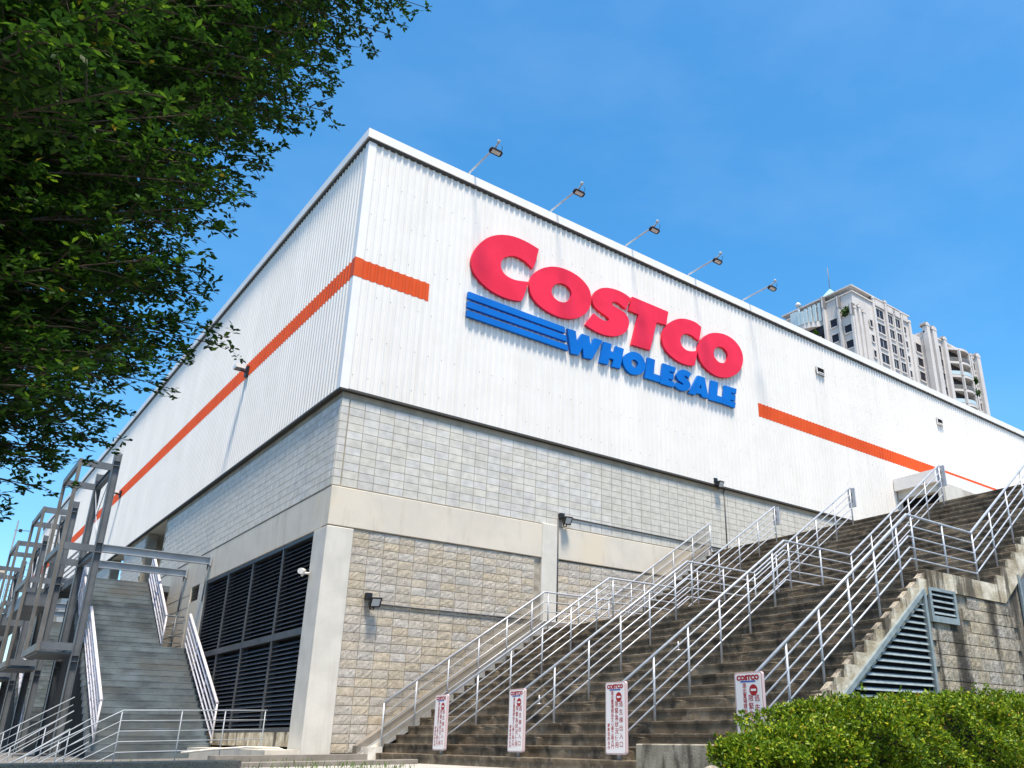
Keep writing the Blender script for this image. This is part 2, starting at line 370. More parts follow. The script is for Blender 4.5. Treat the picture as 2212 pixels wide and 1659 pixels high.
BMN = block_mesh('block', 0.185, 0.188, BLOCK, 0.0, 1, 1, 0.016)
RM = [block_mesh('rough_block', 0.388, 0.184, ROUGH, 0.010, 7, 3, 0.026, s) for s in range(14)]
SM_ = [block_mesh('rough_block', 0.388, 0.191, STAINST, 0.010, 7, 3, 0.03, s + 40) for s in range(14)]
def lay(cells, parent, name, far_parent, limit=300):
    # cells: (pos, rotz, mesh); the nearest ones are objects, the rest one joined part
    cells.sort(key=lambda c: (Vector(c[0]) - Vector((0, 0, CAM_Z))).length)
    for p, rz, me in cells[:limit]: inst(name, me, parent, p, rz)
    rest = cells[limit:]
    if rest:
        b = MB()
        for p, rz, me in rest:
            M = Matrix.Translation(p) @ Matrix.Rotation(rz, 4, 'Z')
            b.add([M @ v.co for v in me.vertices], [tuple(f.vertices) for f in me.polygons])
        o = b.build(name + 's_far', rest[0][2].materials[0], far_parent); tag(o, kind='stuff')
cells = []
for k in range(12):
    z = ZB1 + 0.1 + 0.2 * k
    if z + 0.1 > ZC - 0.05: continue
    cells.append(((BX + 0.105, BY + 0.016, z), 0, BMN))
    x = BX + 0.225
    while x < 31:
        cells.append(((x + 0.2, BY + 0.016, z), 0, BM[0])); x += 0.4
    y = BY + 0.03 + (0.2 if k % 2 else 0.0)
    if k % 2: cells.append(((BX + 0.016, BY + 0.13, z), -R(90), BMN))
    while y + 0.4 < 60:
        ok = (y + .4 < 35.08) or (38.1 < y and y + .4 < 42.5) or y > 45.2
        if ok: cells.append(((BX + 0.016, y + 0.2, z), -R(90), BM[0]))
        y += 0.4
cr2 = [c for c in cells if c[1] == 0]; cl2 = [c for c in cells if c[1] != 0]
lay(cr2, uw, 'block', wh, 230); lay(cl2, lwo, 'block', wh, 70)

# concrete beam and columns
bm1 = MB().box(7.05, 13.12, BY - 0.03, BY + 0.35, ZB0 + 0.02, ZB1 - 0.03).build('beam', BEAM, wh); bevel(bm1, 0.012)
bm2 = MB().box(13.66, 24, BY - 0.025, BY + 0.35, ZB0 + 0.05, ZB1 - 0.03).build('beam', BEAM, wh); bevel(bm2, 0.012)
bm3 = MB().box(7.053, 7.4, BY + 0.35, 34.9, ZB0, ZB1 - 0.03).build('beam', BEAM, wh); bevel(bm3, 0.012)
bevel(MB().box(7.04, 7.69, BY - 0.045, 19.22, 0.0, ZB0 - 0.01).build('column', COLUMN, wh), 0.015)
bevel(MB().box(13.12, 13.64, BY - 0.04, BY + 0.35, 0.0, ZB1 + 0.01).build('column', COLUMN, wh), 0.012)
MB().box(7.69, XE, BY + 0.03, BY + 0.4, 0.0, ZB0 + 0.02).build('lower_stone_wall', ROUGHM, wh)
rw = [o for o in wh.children if o.name.startswith('lower_stone_wall')][0]
cells = []; rr = random.Random(11)
for k in range(25):
    z = 0.17 + 0.1 + 0.196 * k
    x = 7.70 + (0.0 if rr.random() < 0.5 else -0.0)
    while x + 0.39 < 18.2:
        if not (x + 0.4 > 13.1 and x < 13.64) and z < ZB0 - 0.05:
            # hidden below the flight of steps
            hid = x > 8.6 and z < min(3.1, 0.18 + (x - 8.5) * 0.66) - 0.1 or x > 15.2 and z < 3.1 + (x - 15.4) * 0.66 - 0.1
            if not hid: cells.append(((x + 0.2, BY + 0.03, z), 0, rr.choice(RM)))
        x += 0.4
        if 13.0 < x < 13.64: x = 13.66
lay(cells, rw, 'rough_block', wh, 300)
# base kerb of the wall
MB().box(5.2, 8.4, 17.9, BY - 0.05, 0.0, 0.16).build('base_kerb', RAMP, wh)
MB().box(6.3, 7.03, BY - 0.045, 28, 0.0, 0.25).build('base_kerb', BEAM, wh)

# big dark louvre on the left face
lv = MB().box(7.30, 7.36, 19.22, 27.98, 0.0, ZB0).build('louvre', BLACK, wh)
fr = MB()
for y, ww in ((19.25, .1), (21.27, .07), (23.59, .07), (25.75, .07), (27.93, .1)):
    fr.box(7.075, 7.27, y - ww / 2, y + ww / 2, 0.60, ZB0 - 0.015)
for z0, z1 in ((0.60, 0.70), (2.70, 2.86), (ZB0 - 0.10, ZB0 - 0.015)):
    fr.box(7.078, 7.268, 19.26, 27.92, z0, z1)
fr.build('louvre_frame', LOUV, wh)
def slat_mesh(name, ln, m, hh=0.075, dd=0.11):
    b = MB(); # a blade leaning outwards and down, long in y
    b.prism([(0.0, -hh), (0.014, -hh), (dd + 0.014, hh * .5), (dd, hh * .5)], 'y', -ln / 2, ln / 2); return b.mesh(name, m)
edges = [19.30, 21.235, 21.305, 23.555, 23.625, 25.715, 25.785, 27.88]
for i in range(4):
    y0, y1 = edges[2 * i], edges[2 * i + 1]; sm = slat_mesh('slat', y1 - y0, LOUV, 0.04, 0.065)
    z = 0.80
    while z < ZB0 - 0.12:
        if not 2.64 < z < 2.90: inst('slat', sm, lv, (7.10, (y0 + y1) / 2, z))
        z += 0.104
MB().box(7.06, 7.32, 19.22, 27.98, 0.30, 0.60).build('louvre_sill', STRINGER, wh)
MB().box(7.05, 7.4, 27.98, 28.68, 0.0, ZB0).build('pier', COLUMN, wh)
MB().box(7.05, 7.4, 29.62, 34.9, 0.0, ZB0).build('lower_panel_wall', BEAM, wh)
MB().box(7.06, 7.4, 28.68, 29.62, 0.0, 4.58).build('lower_panel_wall', BEAM, wh)
sl2 = MB().box(7.25, 7.3, 28.68, 29.62, 4.58, ZB0).build('small_louvre', BLACK, wh)
sm = slat_mesh('slat', 0.94, LOUV, 0.04, 0.07)
for k in range(5): inst('slat', sm, sl2, (7.08, 29.15, 4.63 + 0.1 * k))
MB().box(BX + 0.02, BX + 0.4, 45.3, YE, 0, ZB1).build('lower_panel_wall', BEAM, wh)
# masonry lines on the left lower wall
jl = MB()
for k in range(8): jl.box(7.046, 7.06, 29.65, 34.88, 4.85 - 0.4 * k, 4.862 - 0.4 * k)
jl.build('joint_lines', MORTAR, wh)

# entrance vestibule and canopy at the head of the steps
MB().box(31.4, 47, 16.45, WY - 0.04, 10.28, 10.82).build('canopy', FLASH, wh)
MB().box(31.62, 46.8, 16.62, WY - 0.04, 9.94, 10.28).build('canopy_lintel', COLUMN, wh)
MB().box(31.95, 32.1, 16.62, WY - .05, 6.06, 9.93).build('entrance_opening', BLACK, wh)
MB().box(31.75, 33.2, 16.30, 16.615, 6.06, 10.27).build('entrance_pier', COLUMN, wh)
MB().box(33.2, 46, 16.36, 16.615, 6.06, 10.27).build('entrance_wall', ROUGH, wh)
LETTERS = [
  ('C', [[[12.62,14.629,1],[12.338,14.684,0],[12.001,14.714,0],[11.639,14.692,0],[11.256,14.579,0],[10.916,14.389,0],[10.649,14.139,0],[10.438,13.822,0],[10.313,13.515,0],[10.285,13.234,0],[10.36,12.995,0],[10.529,12.808,0],[10.748,12.667,0],[11.013,12.571,0],[11.325,12.52,0],[11.655,12.525,0],[11.987,12.59,0],[12.066,12.645,1],[12.14,12.826,0],[12.211,13.097,0],[12.288,13.35,1],[12.057,13.287,0],[11.783,13.232,0],[11.542,13.248,0],[11.38,13.324,0],[11.286,13.472,0],[11.285,13.655,0],[11.373,13.813,0],[11.495,13.924,0],[11.653,14.01,0],[11.863,14.046,0],[12.111,14.01,0],[12.28,13.934,0],[12.408,13.857,1],[12.509,14.103,0],[12.561,14.347,0]]]),
  ('O', [[[13.164,14.218,0],[13.478,14.299,0],[13.853,14.312,0],[14.199,14.245,0],[14.475,14.101,0],[14.643,13.916,0],[14.709,13.66,0],[14.682,13.39,0],[14.555,13.12,0],[14.338,12.886,0],[14.054,12.703,0],[13.738,12.59,0],[13.392,12.551,0],[13.067,12.58,0],[12.762,12.66,0],[12.524,12.792,0],[12.369,12.983,0],[12.312,13.193,0],[12.344,13.454,0],[12.461,13.701,0],[12.64,13.896,0],[12.874,14.074,0]],[[13.437,13.726,0],[13.612,13.766,0],[13.773,13.729,0],[13.881,13.639,0],[13.91,13.489,0],[13.859,13.326,0],[13.763,13.205,0],[13.615,13.113,0],[13.45,13.087,0],[13.311,13.116,0],[13.197,13.194,0],[13.143,13.308,0],[13.165,13.458,0],[13.265,13.614,0]]]),
  ('S', [[[16.427,14.246,1],[16.125,14.33,0],[15.791,14.344,0],[15.44,14.292,0],[15.138,14.172,0],[14.925,14.001,0],[14.788,13.785,0],[14.757,13.589,0],[14.81,13.443,0],[14.946,13.343,0],[15.157,13.269,0],[15.348,13.214,0],[15.448,13.156,0],[15.401,13.061,0],[15.199,13.026,0],[14.999,13.06,0],[14.821,13.145,1],[14.473,12.623,1],[14.657,12.568,0],[14.926,12.521,0],[15.239,12.513,0],[15.6,12.574,0],[15.904,12.708,0],[16.147,12.896,0],[16.283,13.126,0],[16.321,13.344,0],[16.257,13.511,0],[16.114,13.613,0],[15.915,13.658,0],[15.74,13.682,0],[15.606,13.72,0],[15.578,13.789,0],[15.655,13.859,0],[15.808,13.885,0],[15.984,13.842,0],[16.183,13.754,1]]]),
  ('T', [[[16.486,14.338,1],[18.162,14.336,1],[18.026,13.778,1],[17.582,13.735,1],[17.242,12.579,1],[16.416,12.529,1],[16.758,13.753,1],[16.328,13.762,1]]]),
  ('C', [[[19.792,14.28,1],[19.55,14.364,0],[19.243,14.373,0],[18.886,14.314,0],[18.53,14.165,0],[18.225,13.945,0],[17.985,13.689,0],[17.855,13.414,0],[17.821,13.153,0],[17.872,12.94,0],[18.031,12.76,0],[18.289,12.628,0],[18.599,12.548,0],[18.942,12.543,0],[19.281,12.603,0],[19.359,12.655,1],[19.458,12.957,0],[19.548,13.26,1],[19.224,13.142,0],[18.973,13.114,0],[18.779,13.201,0],[18.701,13.372,0],[18.748,13.563,0],[18.879,13.704,0],[19.059,13.781,0],[19.261,13.786,0],[19.461,13.73,0],[19.637,13.676,1],[19.736,14.019,0]]]),
  ('O', [[[20.518,14.28,0],[20.93,14.371,0],[21.341,14.357,0],[21.665,14.239,0],[21.897,14.018,0],[21.982,13.71,0],[21.892,13.352,0],[21.669,13.042,0],[21.317,12.78,0],[20.925,12.61,0],[20.522,12.547,0],[20.16,12.592,0],[19.859,12.722,0],[19.642,12.933,0],[19.557,13.203,0],[19.599,13.474,0],[19.744,13.739,0],[19.967,13.971,0],[20.216,14.153,0]],[[20.708,13.777,0],[20.938,13.786,0],[21.093,13.69,0],[21.134,13.518,0],[21.063,13.314,0],[20.89,13.182,0],[20.673,13.138,0],[20.492,13.205,0],[20.384,13.354,0],[20.411,13.543,0],[20.527,13.68,0]]]),
  ('bar', [[[10.259,12.286,1],[13.667,12.271,1],[13.698,12.075,1],[10.249,12.074,1]]]),
  ('bar', [[[10.255,11.983,1],[13.727,12.002,1],[13.767,11.809,1],[10.252,11.783,1]]]),
  ('bar', [[[10.25,11.691,1],[13.778,11.698,1],[13.818,11.515,1],[10.255,11.502,1]]]),
  ('W', [[[13.775,12.264,1],[13.922,11.46,1],[14.216,11.49,1],[14.384,11.8,1],[14.421,11.47,1],[14.749,11.501,1],[15.182,12.29,1],[14.852,12.271,1],[14.686,11.961,1],[14.641,12.264,1],[14.346,12.268,1],[14.144,11.934,1],[14.097,12.279,1]]]),
  ('H', [[[15.227,12.266,1],[15.552,12.283,1],[15.514,12.025,1],[15.674,12.025,1],[15.735,12.27,1],[16.078,12.267,1],[15.91,11.516,1],[15.573,11.495,1],[15.639,11.757,1],[15.458,11.761,1],[15.394,11.51,1],[15.056,11.487,1]]]),
  ('O', [[[16.483,12.289,0],[16.732,12.301,0],[16.922,12.185,0],[17.009,11.99,0],[16.968,11.774,0],[16.83,11.61,0],[16.599,11.498,0],[16.354,11.475,0],[16.169,11.56,0],[16.051,11.71,0],[16.035,11.89,0],[16.14,12.076,0],[16.311,12.213,0]],[[16.535,12.023,0],[16.648,11.994,0],[16.694,11.913,0],[16.633,11.771,0],[16.547,11.731,0],[16.435,11.776,0],[16.39,11.871,0],[16.429,11.968,0]]]),
  ('L', [[[17.132,12.282,1],[17.46,12.291,1],[17.377,11.765,1],[17.684,11.769,1],[17.646,11.52,1],[16.98,11.497,1]]]),
  ('E', [[[17.83,12.276,1],[18.437,12.282,1],[18.363,12.063,1],[18.127,12.067,1],[18.106,12.007,1],[18.328,12.004,1],[18.273,11.775,1],[18.074,11.78,1],[18.054,11.717,1],[18.324,11.718,1],[18.27,11.515,1],[17.681,11.495,1]]]),
  ('S', [[[19.17,12.268,1],[18.973,12.318,0],[18.762,12.303,0],[18.571,12.194,0],[18.461,12.045,0],[18.454,11.918,0],[18.554,11.838,0],[18.685,11.8,0],[18.769,11.763,0],[18.709,11.724,0],[18.548,11.73,0],[18.416,11.729,1],[18.332,11.578,1],[18.515,11.507,0],[18.744,11.507,0],[18.957,11.591,0],[19.088,11.734,0],[19.097,11.88,0],[19.0,11.962,0],[18.886,12.012,0],[18.824,12.058,0],[18.856,12.107,0],[18.926,12.105,0],[19.034,12.053,1]]]),
  ('A', [[[19.505,12.295,1],[19.844,12.307,1],[19.988,11.553,1],[19.673,11.529,1],[19.63,11.608,1],[19.404,11.602,1],[19.303,11.5,1],[19.01,11.494,1]],[[19.632,12.009,1],[19.644,11.83,1],[19.536,11.828,1]]]),
  ('L', [[[20.174,12.297,1],[20.535,12.313,1],[20.446,11.787,1],[20.738,11.79,1],[20.699,11.55,1],[20.022,11.52,1]]]),
  ('E', [[[20.874,12.293,1],[21.505,12.323,1],[21.461,12.111,1],[21.202,12.103,1],[21.185,12.054,1],[21.428,12.037,1],[21.369,11.805,1],[21.152,11.814,1],[21.135,11.763,1],[21.404,11.758,1],[21.346,11.537,1],[20.714,11.547,1]]]),
]
# ------------------------------------------------------------------ wall sign
def smooth_loop(pts, n=5):
    N_ = len(pts); out = []
    for i in range(N_):
        p0, p1, p2, p3 = pts[i - 1], pts[i], pts[(i + 1) % N_], pts[(i + 2) % N_]
        out.append((p1[0], p1[1]))
        if p1[2] and p2[2]: continue
        a = Vector(p1[:2]); b = Vector(p2[:2])
        t1 = (b - Vector(p0[:2])) * 0.5 if not p1[2] else (b - a)
        t2 = (Vector(p3[:2]) - a) * 0.5 if not p2[2] else (b - a)
        for k in range(1, n):
            t = k / n; h = (2*t**3-3*t**2+1)*a + (t**3-2*t**2+t)*t1 + (-2*t**3+3*t**2)*b + (t**3-t**2)*t2
            out.append((h.x, h.y))
    return out
def extrude_loops(loops, yf, yb):
    b = MB(); polys = [[Vector((x, z, 0)) for x, z in lp] for lp in loops]
    flat = [p for lp in polys for p in lp]; tr = tessellate_polygon(polys); n = len(flat)
    b.add([(p.x, yf, p.y) for p in flat] + [(p.x, yb, p.y) for p in flat], [tuple(t) for t in tr] + [tuple(i + n for i in t)[::-1] for t in tr])
    k = 0
    for lp in polys:
        m = len(lp)
        b.add([(p.x, yf, p.y) for p in lp] + [(p.x, yb, p.y) for p in lp], [(i, (i + 1) % m, (i + 1) % m + m, i + m) for i in range(m)])
    return b
sg = thing('wall_sign', (10.2, 18.3, 10), 'large red and blue raised letters with three blue bars on the white wall', 'sign')
for i, (ch, loops) in enumerate(LETTERS):
    lp = [smooth_loop(l) for l in loops]
    extrude_loops(lp, 18.27, 18.366).build('letter' if ch != 'bar' else 'bar', REDL if i < 6 else BLUEL, sg)

# ------------------------------------------------------------------ floodlights on roof arms
ords = ['first', 'second', 'middle', 'fourth', 'fifth']
for i, x in enumerate((10.20, 13.27, 16.49, 19.57, 22.58)):
    t = thing('roof_floodlight', (x, 18.62, 16.2), f'black floodlight on a thin roof arm above the sign, {ords[i]} from the building corner' if i != 2 else 'black floodlight on a thin roof arm, the middle one of the five', 'floodlight', 'floodlights along the roof edge')
    MB().tube([(x, 18.62, 15.95), (x, 18.62, 16.46), (x, 18.55, 16.50), (x, 17.10, 16.53), (x, 16.98, 16.60)], 0.028, 8).build('arm', GALV, t)
    MB().tube([(x, 16.99, 16.6), (x, 16.93, 16.66)], 0.05, 8).build('end_cap', LENS, t)
    h = MB(); c = Vector((x + 0.03, 17.16, 16.40)); # rounded shallow housing tilted back to the wall
    prof = [(-0.26, -0.07), (-0.20, -0.12), (0.20, -0.12), (0.26, -0.07), (0.26, 0.07), (0.20, 0.12), (-0.20, 0.12), (-0.26, 0.07)]
    vv = []
    for zz, s in ((-0.045, 0.92), (-0.02, 1.0), (0.05, 0.9), (0.075, 0.6)):
        for px_, py_ in prof: vv.append((px_ * s, py_ * s, zz))
    ff = [tuple(range(8))[::-1], tuple(range(24, 32))] + [(r * 8 + k, r * 8 + (k + 1) % 8, (r + 1) * 8 + (k + 1) % 8, (r + 1) * 8 + k) for r in range(3) for k in range(8)]
    M = Matrix.Translation(c) @ Matrix.Rotation(R(-24), 4, 'X') @ Matrix.Scale(0.82, 4)
    h.add([M @ Vector(v) for v in vv], ff); h.build('housing', LAMPB, t)
    l = MB(); l.add([M @ Vector((sx * 0.17, sy * 0.07, -0.048)) for sx, sy in ((-1, -1), (1, -1), (1, 1), (-1, 1))], [(0, 1, 2, 3)]); l.build('lens', LENS, t)
    MB().tube([(x + 0.12, 17.0, 16.58), (x + 0.17, 17.02, 16.5), (x + 0.16, 17.1, 16.44)], 0.008, 5).build('cable', LAMPB, t)

# vents in the right face
for x, lab in ((26.9, 'small square louvred vent in white wall left of the other vent'), (36.2, 'small square louvred vent in white wall nearest the right edge')):
    t = thing('wall_vent', (x, 18.3, 14.45), lab, 'vent', 'vents high in the white wall')
    MB().box(x - .27, x + .27, 18.34, 18.36, 14.42, 14.74).build('opening', BLACK, t)
    f = MB(); f.box(x - .27, x - .235, 18.30, 18.345, 14.42, 14.74).box(x + .235, x + .27, 18.30, 18.345, 14.42, 14.74).box(x - .235, x + .235, 18.30, 18.345, 14.42, 14.455)
    f.build('frame', FLASH, t)
    MB().box(x - .2, x + .2, 18.27, 18.34, 14.47, 14.50).build('blade', FLASH, t)

# floodlights on the masonry
def wall_flood(x, y, z, lab, pipe=None, extra=()):
    t = thing('wall_floodlight', (x, y, z - .2), lab, 'floodlight', 'floodlights on the masonry wall')
    MB().box(x - .12, x + .02, y - .09, y + .04, z + .05, z + .2).build('junction_box', LAMPB, t)
    h = MB(); M = Matrix.Translation((x + .06, y - .15, z)) @ Matrix.Rotation(R(25), 4, 'X') @ Matrix.Rotation(R(12), 4, 'Z')
    h.add([M @ Vector(p) for p in [(-.15, -.05, -.12), (.15, -.05, -.12), (.15, -.05, .12), (-.15, -.05, .12), (-.1, .09, -.07), (.1, .09, -.07), (.1, .09, .07), (-.1, .09, .07)]],
          [(0, 1, 2, 3), (7, 6, 5, 4), (0, 4, 5, 1), (1, 5, 6, 2), (2, 6, 7, 3), (3, 7, 4, 0)]); h.build('housing', LAMPB, t)
    l = MB(); l.add([M @ Vector(p) for p in [(-.11, -.053, -.085), (.11, -.053, -.085), (.11, -.053, .085), (-.11, -.053, .085)]], [(0, 1, 2, 3)]); l.build('lens', LENS, t)
    MB().tube([(x - .05, y - .1, z - .06), (x, y - .08, z - .17), (x + .06, y - .12, z - .17), (x + .06, y - .15, z - .06)], .018, 6).build('bracket', LAMPB, t)
    for p in extra: MB().tube([(q[0], 18.432, q[2]) for q in p], .02, 6).build('conduit', LOUV, t)
wall_flood(8.24, 18.40, 3.42, 'black floodlight on the rough stone wall beside the corner column', None, [[(8.3, 18.40, 3.40), (13.1, 18.395, 3.39)]])
wall_flood(13.78, 18.40, 6.22, 'black floodlight at the head of the middle column', None, [[(13.7, 18.385, 6.36), (20.5, 18.385, 6.33)], [(13.67, 18.40, 6.33), (13.67, 18.40, 3.3)]])
wall_flood(20.25, 18.40, 8.50, 'black floodlight just under the edge of the white cladding', None, [[(20.7, 18.40, 8.42), (20.7, 18.40, 6.0)]])
# lamps on the left face
for y, lab in ((26.7, 'pale floodlight on the orange stripe of the left wall, nearer the corner'), (45.9, 'pale floodlight on the orange stripe of the left wall, beside the steel frame')):
    t = thing('wall_lamp', (6.9, y, 11.7), lab, 'floodlight', 'lamps on the left wall stripe')
    MB().bar((6.93, y, 11.72), (6.70, y, 11.80), .05, .05).build('arm', LAMPB, t)
    h = MB().box(6.50, 6.80, y - .17, y + .17, 11.80, 11.92).build('housing', FLASH, t)
    MB().box(6.53, 6.77, y - .14, y + .14, 11.785, 11.797).build('lens', TOWERT, t)
    MB().box(6.86, 6.94, y - .12, y + .12, 11.6, 11.95).build('back_plate', LAMPB, t)
t = thing('security_camera', (7.0, 19.15, 4.0), 'small white security camera on the corner column beside the dark louvre', 'camera')
MB().tube([(7.03, 19.15, 4.05), (6.9, 19.15, 4.05), (6.86, 19.15, 3.98)], .03, 6).build('bracket', FLASH, t)
MB().tube([(6.95, 19.3, 4.12), (6.75, 18.95, 4.05)], [.06, .07], 8).build('body', FLASH, t)

# ------------------------------------------------------------------ great staircase
RIS, TRD = 0.1836, 0.279
X1, Z1 = 8.478, 0.1836
YR, YL = 7.22, 18.10
st = thing('staircase', (8.4, 12.6, 0), 'wide weathered brown concrete staircase climbing along the warehouse wall', 'staircase')
def noses():
    out = [(X1 + TRD * i, Z1 + RIS * i) for i in range(16)]
    out2 = [(15.40 + TRD * i, 3.121 + RIS * (i + 1)) for i in range(15)]
    return out, out2
n1, n2 = noses()
def step_mesh(b, x, z, x2):
    # riser face slightly back of the nosing, chips along the edge
    rr = random.Random(int(x * 1000))
    N_ = 60; ys = [YR + (YL - YR) * i / N_ for i in range(N_ + 1)]
    e = [-0.008 + rr.uniform(-.003, .003) + (rr.uniform(0.010, .034) if rr.random() < 0.13 else 0) for _ in ys]
    sag = [rr.uniform(-.004, .004) for _ in ys]
    vv = []
    for y, d, s in zip(ys, e, sag):
        vv += [(x2, y, z), (x + d + .004, y, z + s * .3), (x + d, y, z - .012 + s), (x + d + .004, y, z - .05 + s), (x + 0.008, y, z - .06), (x + .002, y, z - RIS - .03)]
    ff = [(i * 6 + k, i * 6 + k + 1, (i + 1) * 6 + k + 1, (i + 1) * 6 + k) for i in range(N_) for k in range(5)]
    ff += [tuple(range(6)), tuple(N_ * 6 + k for k in range(6))[::-1]]
    b.add(vv, ff); return b
for i, (x, z) in enumerate(n1): step_mesh(MB(), x, z, x + TRD + .05).build('step', STEP, st)
step_mesh(MB(), X1 + TRD * 16, 3.121, 15.45).build('landing', STEP, st)
for i, (x, z) in enumerate(n2): step_mesh(MB(), x, z, x + TRD + .05).build('step', STEP, st)
step_mesh(MB(), 15.40 + TRD * 15, 3.121 + RIS * 16, 22).build('upper_landing', STEP, st)
MB().box(22, 60, YR, 18.47, 5.7, 6.058).build('upper_landing', STEP, st)
# body under the steps
body = [(8.52, 0), (8.52, .0), (12.95, 2.86), (15.5, 2.86), (19.7, 5.75), (59, 5.75), (59, 0)]
MB().prism(body, 'y', YR + .12, YL + .3).build('body', STRINGER, st)
# gutter kerb along the wall and pale stepped edge
sl_ = RIS / TRD
def gut(dz): return [(8.25, 0.05 + dz), (12.98, 3.12 + dz - .02), (15.15, 3.12 + dz - .02), (19.6, 6.06 + dz)]
def gutter(dz, y0, y1, m, name):
    gp = [(8.20, 0.06 + dz), (12.90, 3.12 + dz), (15.15, 3.12 + dz), (19.6, 6.06 + dz)]
    MB().prism(gp + [(19.6, 5.6), (15.15, 2.6), (12.98, 2.6), (8.20, 0.0)], 'y', y0, y1).build(name, m, st)
gutter(.085, YL - .002, 18.24, PALE, 'pale_kerb'); gutter(.26, 18.241, 18.46, RAMP, 'gutter_kerb')
MB().tube([(8.2, 18.12, .06 + .10), (12.9, 18.12, 3.12 + .10), (15.15, 18.12, 3.22), (19.6, 18.12, 6.16)], .016, 6).build('edge_pipe', GALV, st)
MB().box(8.30, 8.62, 17.86, 18.26, 0.0, .30).build('kerb_end', PALE, st)

# ------------------------------------------------------------------ handrails
def zrail(x):
    # nosing line height
    if x < 12.88: return Z1 + (x - X1) * (4.07 - .95 - Z1) / (12.88 - X1)
    if x < 15.06: return 3.121
    return 3.121 + (x - 15.06) * 0.6655
RAILY = [17.92, 15.285, 12.649, 10.013, 7.377]
names = ['along the stone wall', 'second from the stone wall', 'in the middle of the staircase', 'second from the right side wall', 'along the open right edge of the staircase']
for i, y in enumerate(RAILY):
    t = thing('handrail', (8.6, y, 0.2), f'galvanised steel handrail with parallel bars, {names[i]}', 'handrail', 'handrails of the great staircase')
    xs = [8.60, 12.88, 15.06, 19.36]
    nb = 4 if i else 3
    for k in range(nb + 1):
        dz = 0.95 - k * (0.19 if i else 0.25)
        pts = [(xs[0] + 0.0, y, zrail(xs[0]) + dz), (xs[1], y, 3.121 + dz), (xs[2], y, 3.121 + dz), (xs[3], y, zrail(xs[3]) + dz)]
        if k and i:   # short joins where the lower bars stop at the landing posts
            pts[1] = (xs[1] - .02, y, 3.121 + dz)
        MB().tube(pts, 0.0245 if k == 0 else 0.015, 8).build('top_rail' if k == 0 else 'bar', GALV, t)
    for x in (8.60, 9.355, 10.15, 10.95, 11.74, 12.49, 13.0, 14.02, 15.09, 15.93, 16.80, 17.66, 18.52, 19.34):
        zb = zrail(x) - (0.16 if (x < 12.88 or x > 15.1) else 0)
        MB().tube([(x, y, max(zb, .15)), (x, y, zrail(x) + 0.95 - .01)], 0.0195, 8).build('post', GALV, t)
    if i == 0:
        NET = bpy.data.materials.get('rail netting')
        if not NET:
            NET = mat('rail netting', (0.30, 0.26, 0.20), rough=0.9); b_ = NET.node_tree.nodes['Principled BSDF']; b_.inputs['Alpha'].default_value = 0.42
        for xa, xb in ((8.62, 12.86), (15.08, 19.34)):
            MB().add([(x, y + .03, zrail(x) + dz) for x in (xa, xb) for dz in (.04, .93)], [(0, 2, 3, 1)]).build('netting', NET, t)
for (x, y, z) in ((9.87, 11.6, 1.10), (11.27, 11.5, 2.02), (9.87, 14.0, 1.10)):
    MB().tube([(x + .12, y, z - .01), (x + .12, y, z + .17)], .016, 6).tube([(x + .12, y, z - .01), (x + .12, y, z + .02)], .05, 8).build('stub_bracket', GALV, st)
# notices at the foot of the rails
def text_mesh(b, s, size, y0, z0, x, vertical=False, pitch=None, bold=0.0009):
    # text on the plane x = const facing -x; reading direction is -y
    def one(ch, cy, cz, w_):
        cu = bpy.data.curves.new('t', 'FONT'); cu.body = ch; cu.size = size; cu.resolution_u = 2; cu.align_x = 'CENTER'; cu.offset = bold
        o = bpy.data.objects.new('t', cu); COL.objects.link(o)
        dg = bpy.context.evaluated_depsgraph_get(); dg.update()
        me = bpy.data.meshes.new_from_object(o.evaluated_get(dg))
        bpy.data.objects.remove(o); bpy.data.curves.remove(cu)
        ax = [v.co.x for v in me.vertices]
        if not ax: return
        b.add([(x, cy - v.co.x * w_, cz + v.co.y) for v in me.vertices], [tuple(f.vertices) for f in me.polygons])
        bpy.data.meshes.remove(me)
    if vertical:
        for i, ch in enumerate(s): one(ch, y0, z0 - i * pitch, 1.0)
    else: one(s, y0, z0, 1.0)
notice_txt = MB()
W_, Hh = 0.46, 1.02
# layout on a board centred at y=0, z from 0 to Hh, viewer's left is +y
text_mesh(notice_txt, '逃生梯出入口', 0.088, -0.135, 0.67, 0, True, 0.112)
text_mesh(notice_txt, '限緊急狀況使用', 0.088, -0.035, 0.67, 0, True, 0.095)
text_mesh(notice_txt, '進出賣場請由文心南三路大門', 0.066, 0.062, 0.835, 0, True, 0.0625)
text_mesh(notice_txt, '謝謝您的合作', 0.060, 0.148, 0.385, 0, True, 0.0625)
logo = MB(); text_mesh(logo, 'COSTCO', 0.078, 0.0, 0.925, 0, bold=0.006)
logo.v = [(v[0] + 0, v[1] * 1.15, v[2]) for v in logo.v]
circ = MB(); circ.add([(0, -0.085 + .068 * math.cos(a), 0.80 + .068 * math.sin(a)) for a in [2 * math.pi * k / 28 for k in range(28)]], [tuple(range(28))])
def rounded_rect(w2, z0, z1, r):
    out = []
    for cy, cz, a0 in ((w2 - r, z1 - r, 0), (-w2 + r, z1 - r, 90), (-w2 + r, z0 + r, 180), (w2 - r, z0 + r, 270)):
        for k in range(5):
            a = R(a0 + 22.5 * k); out.append((cy + r * math.cos(a), cz + r * math.sin(a)))
    return out
nlab = ['nearest the stone wall', 'second from the stone wall', 'fully visible and nearest the concrete planter', 'half hidden behind the hedge']
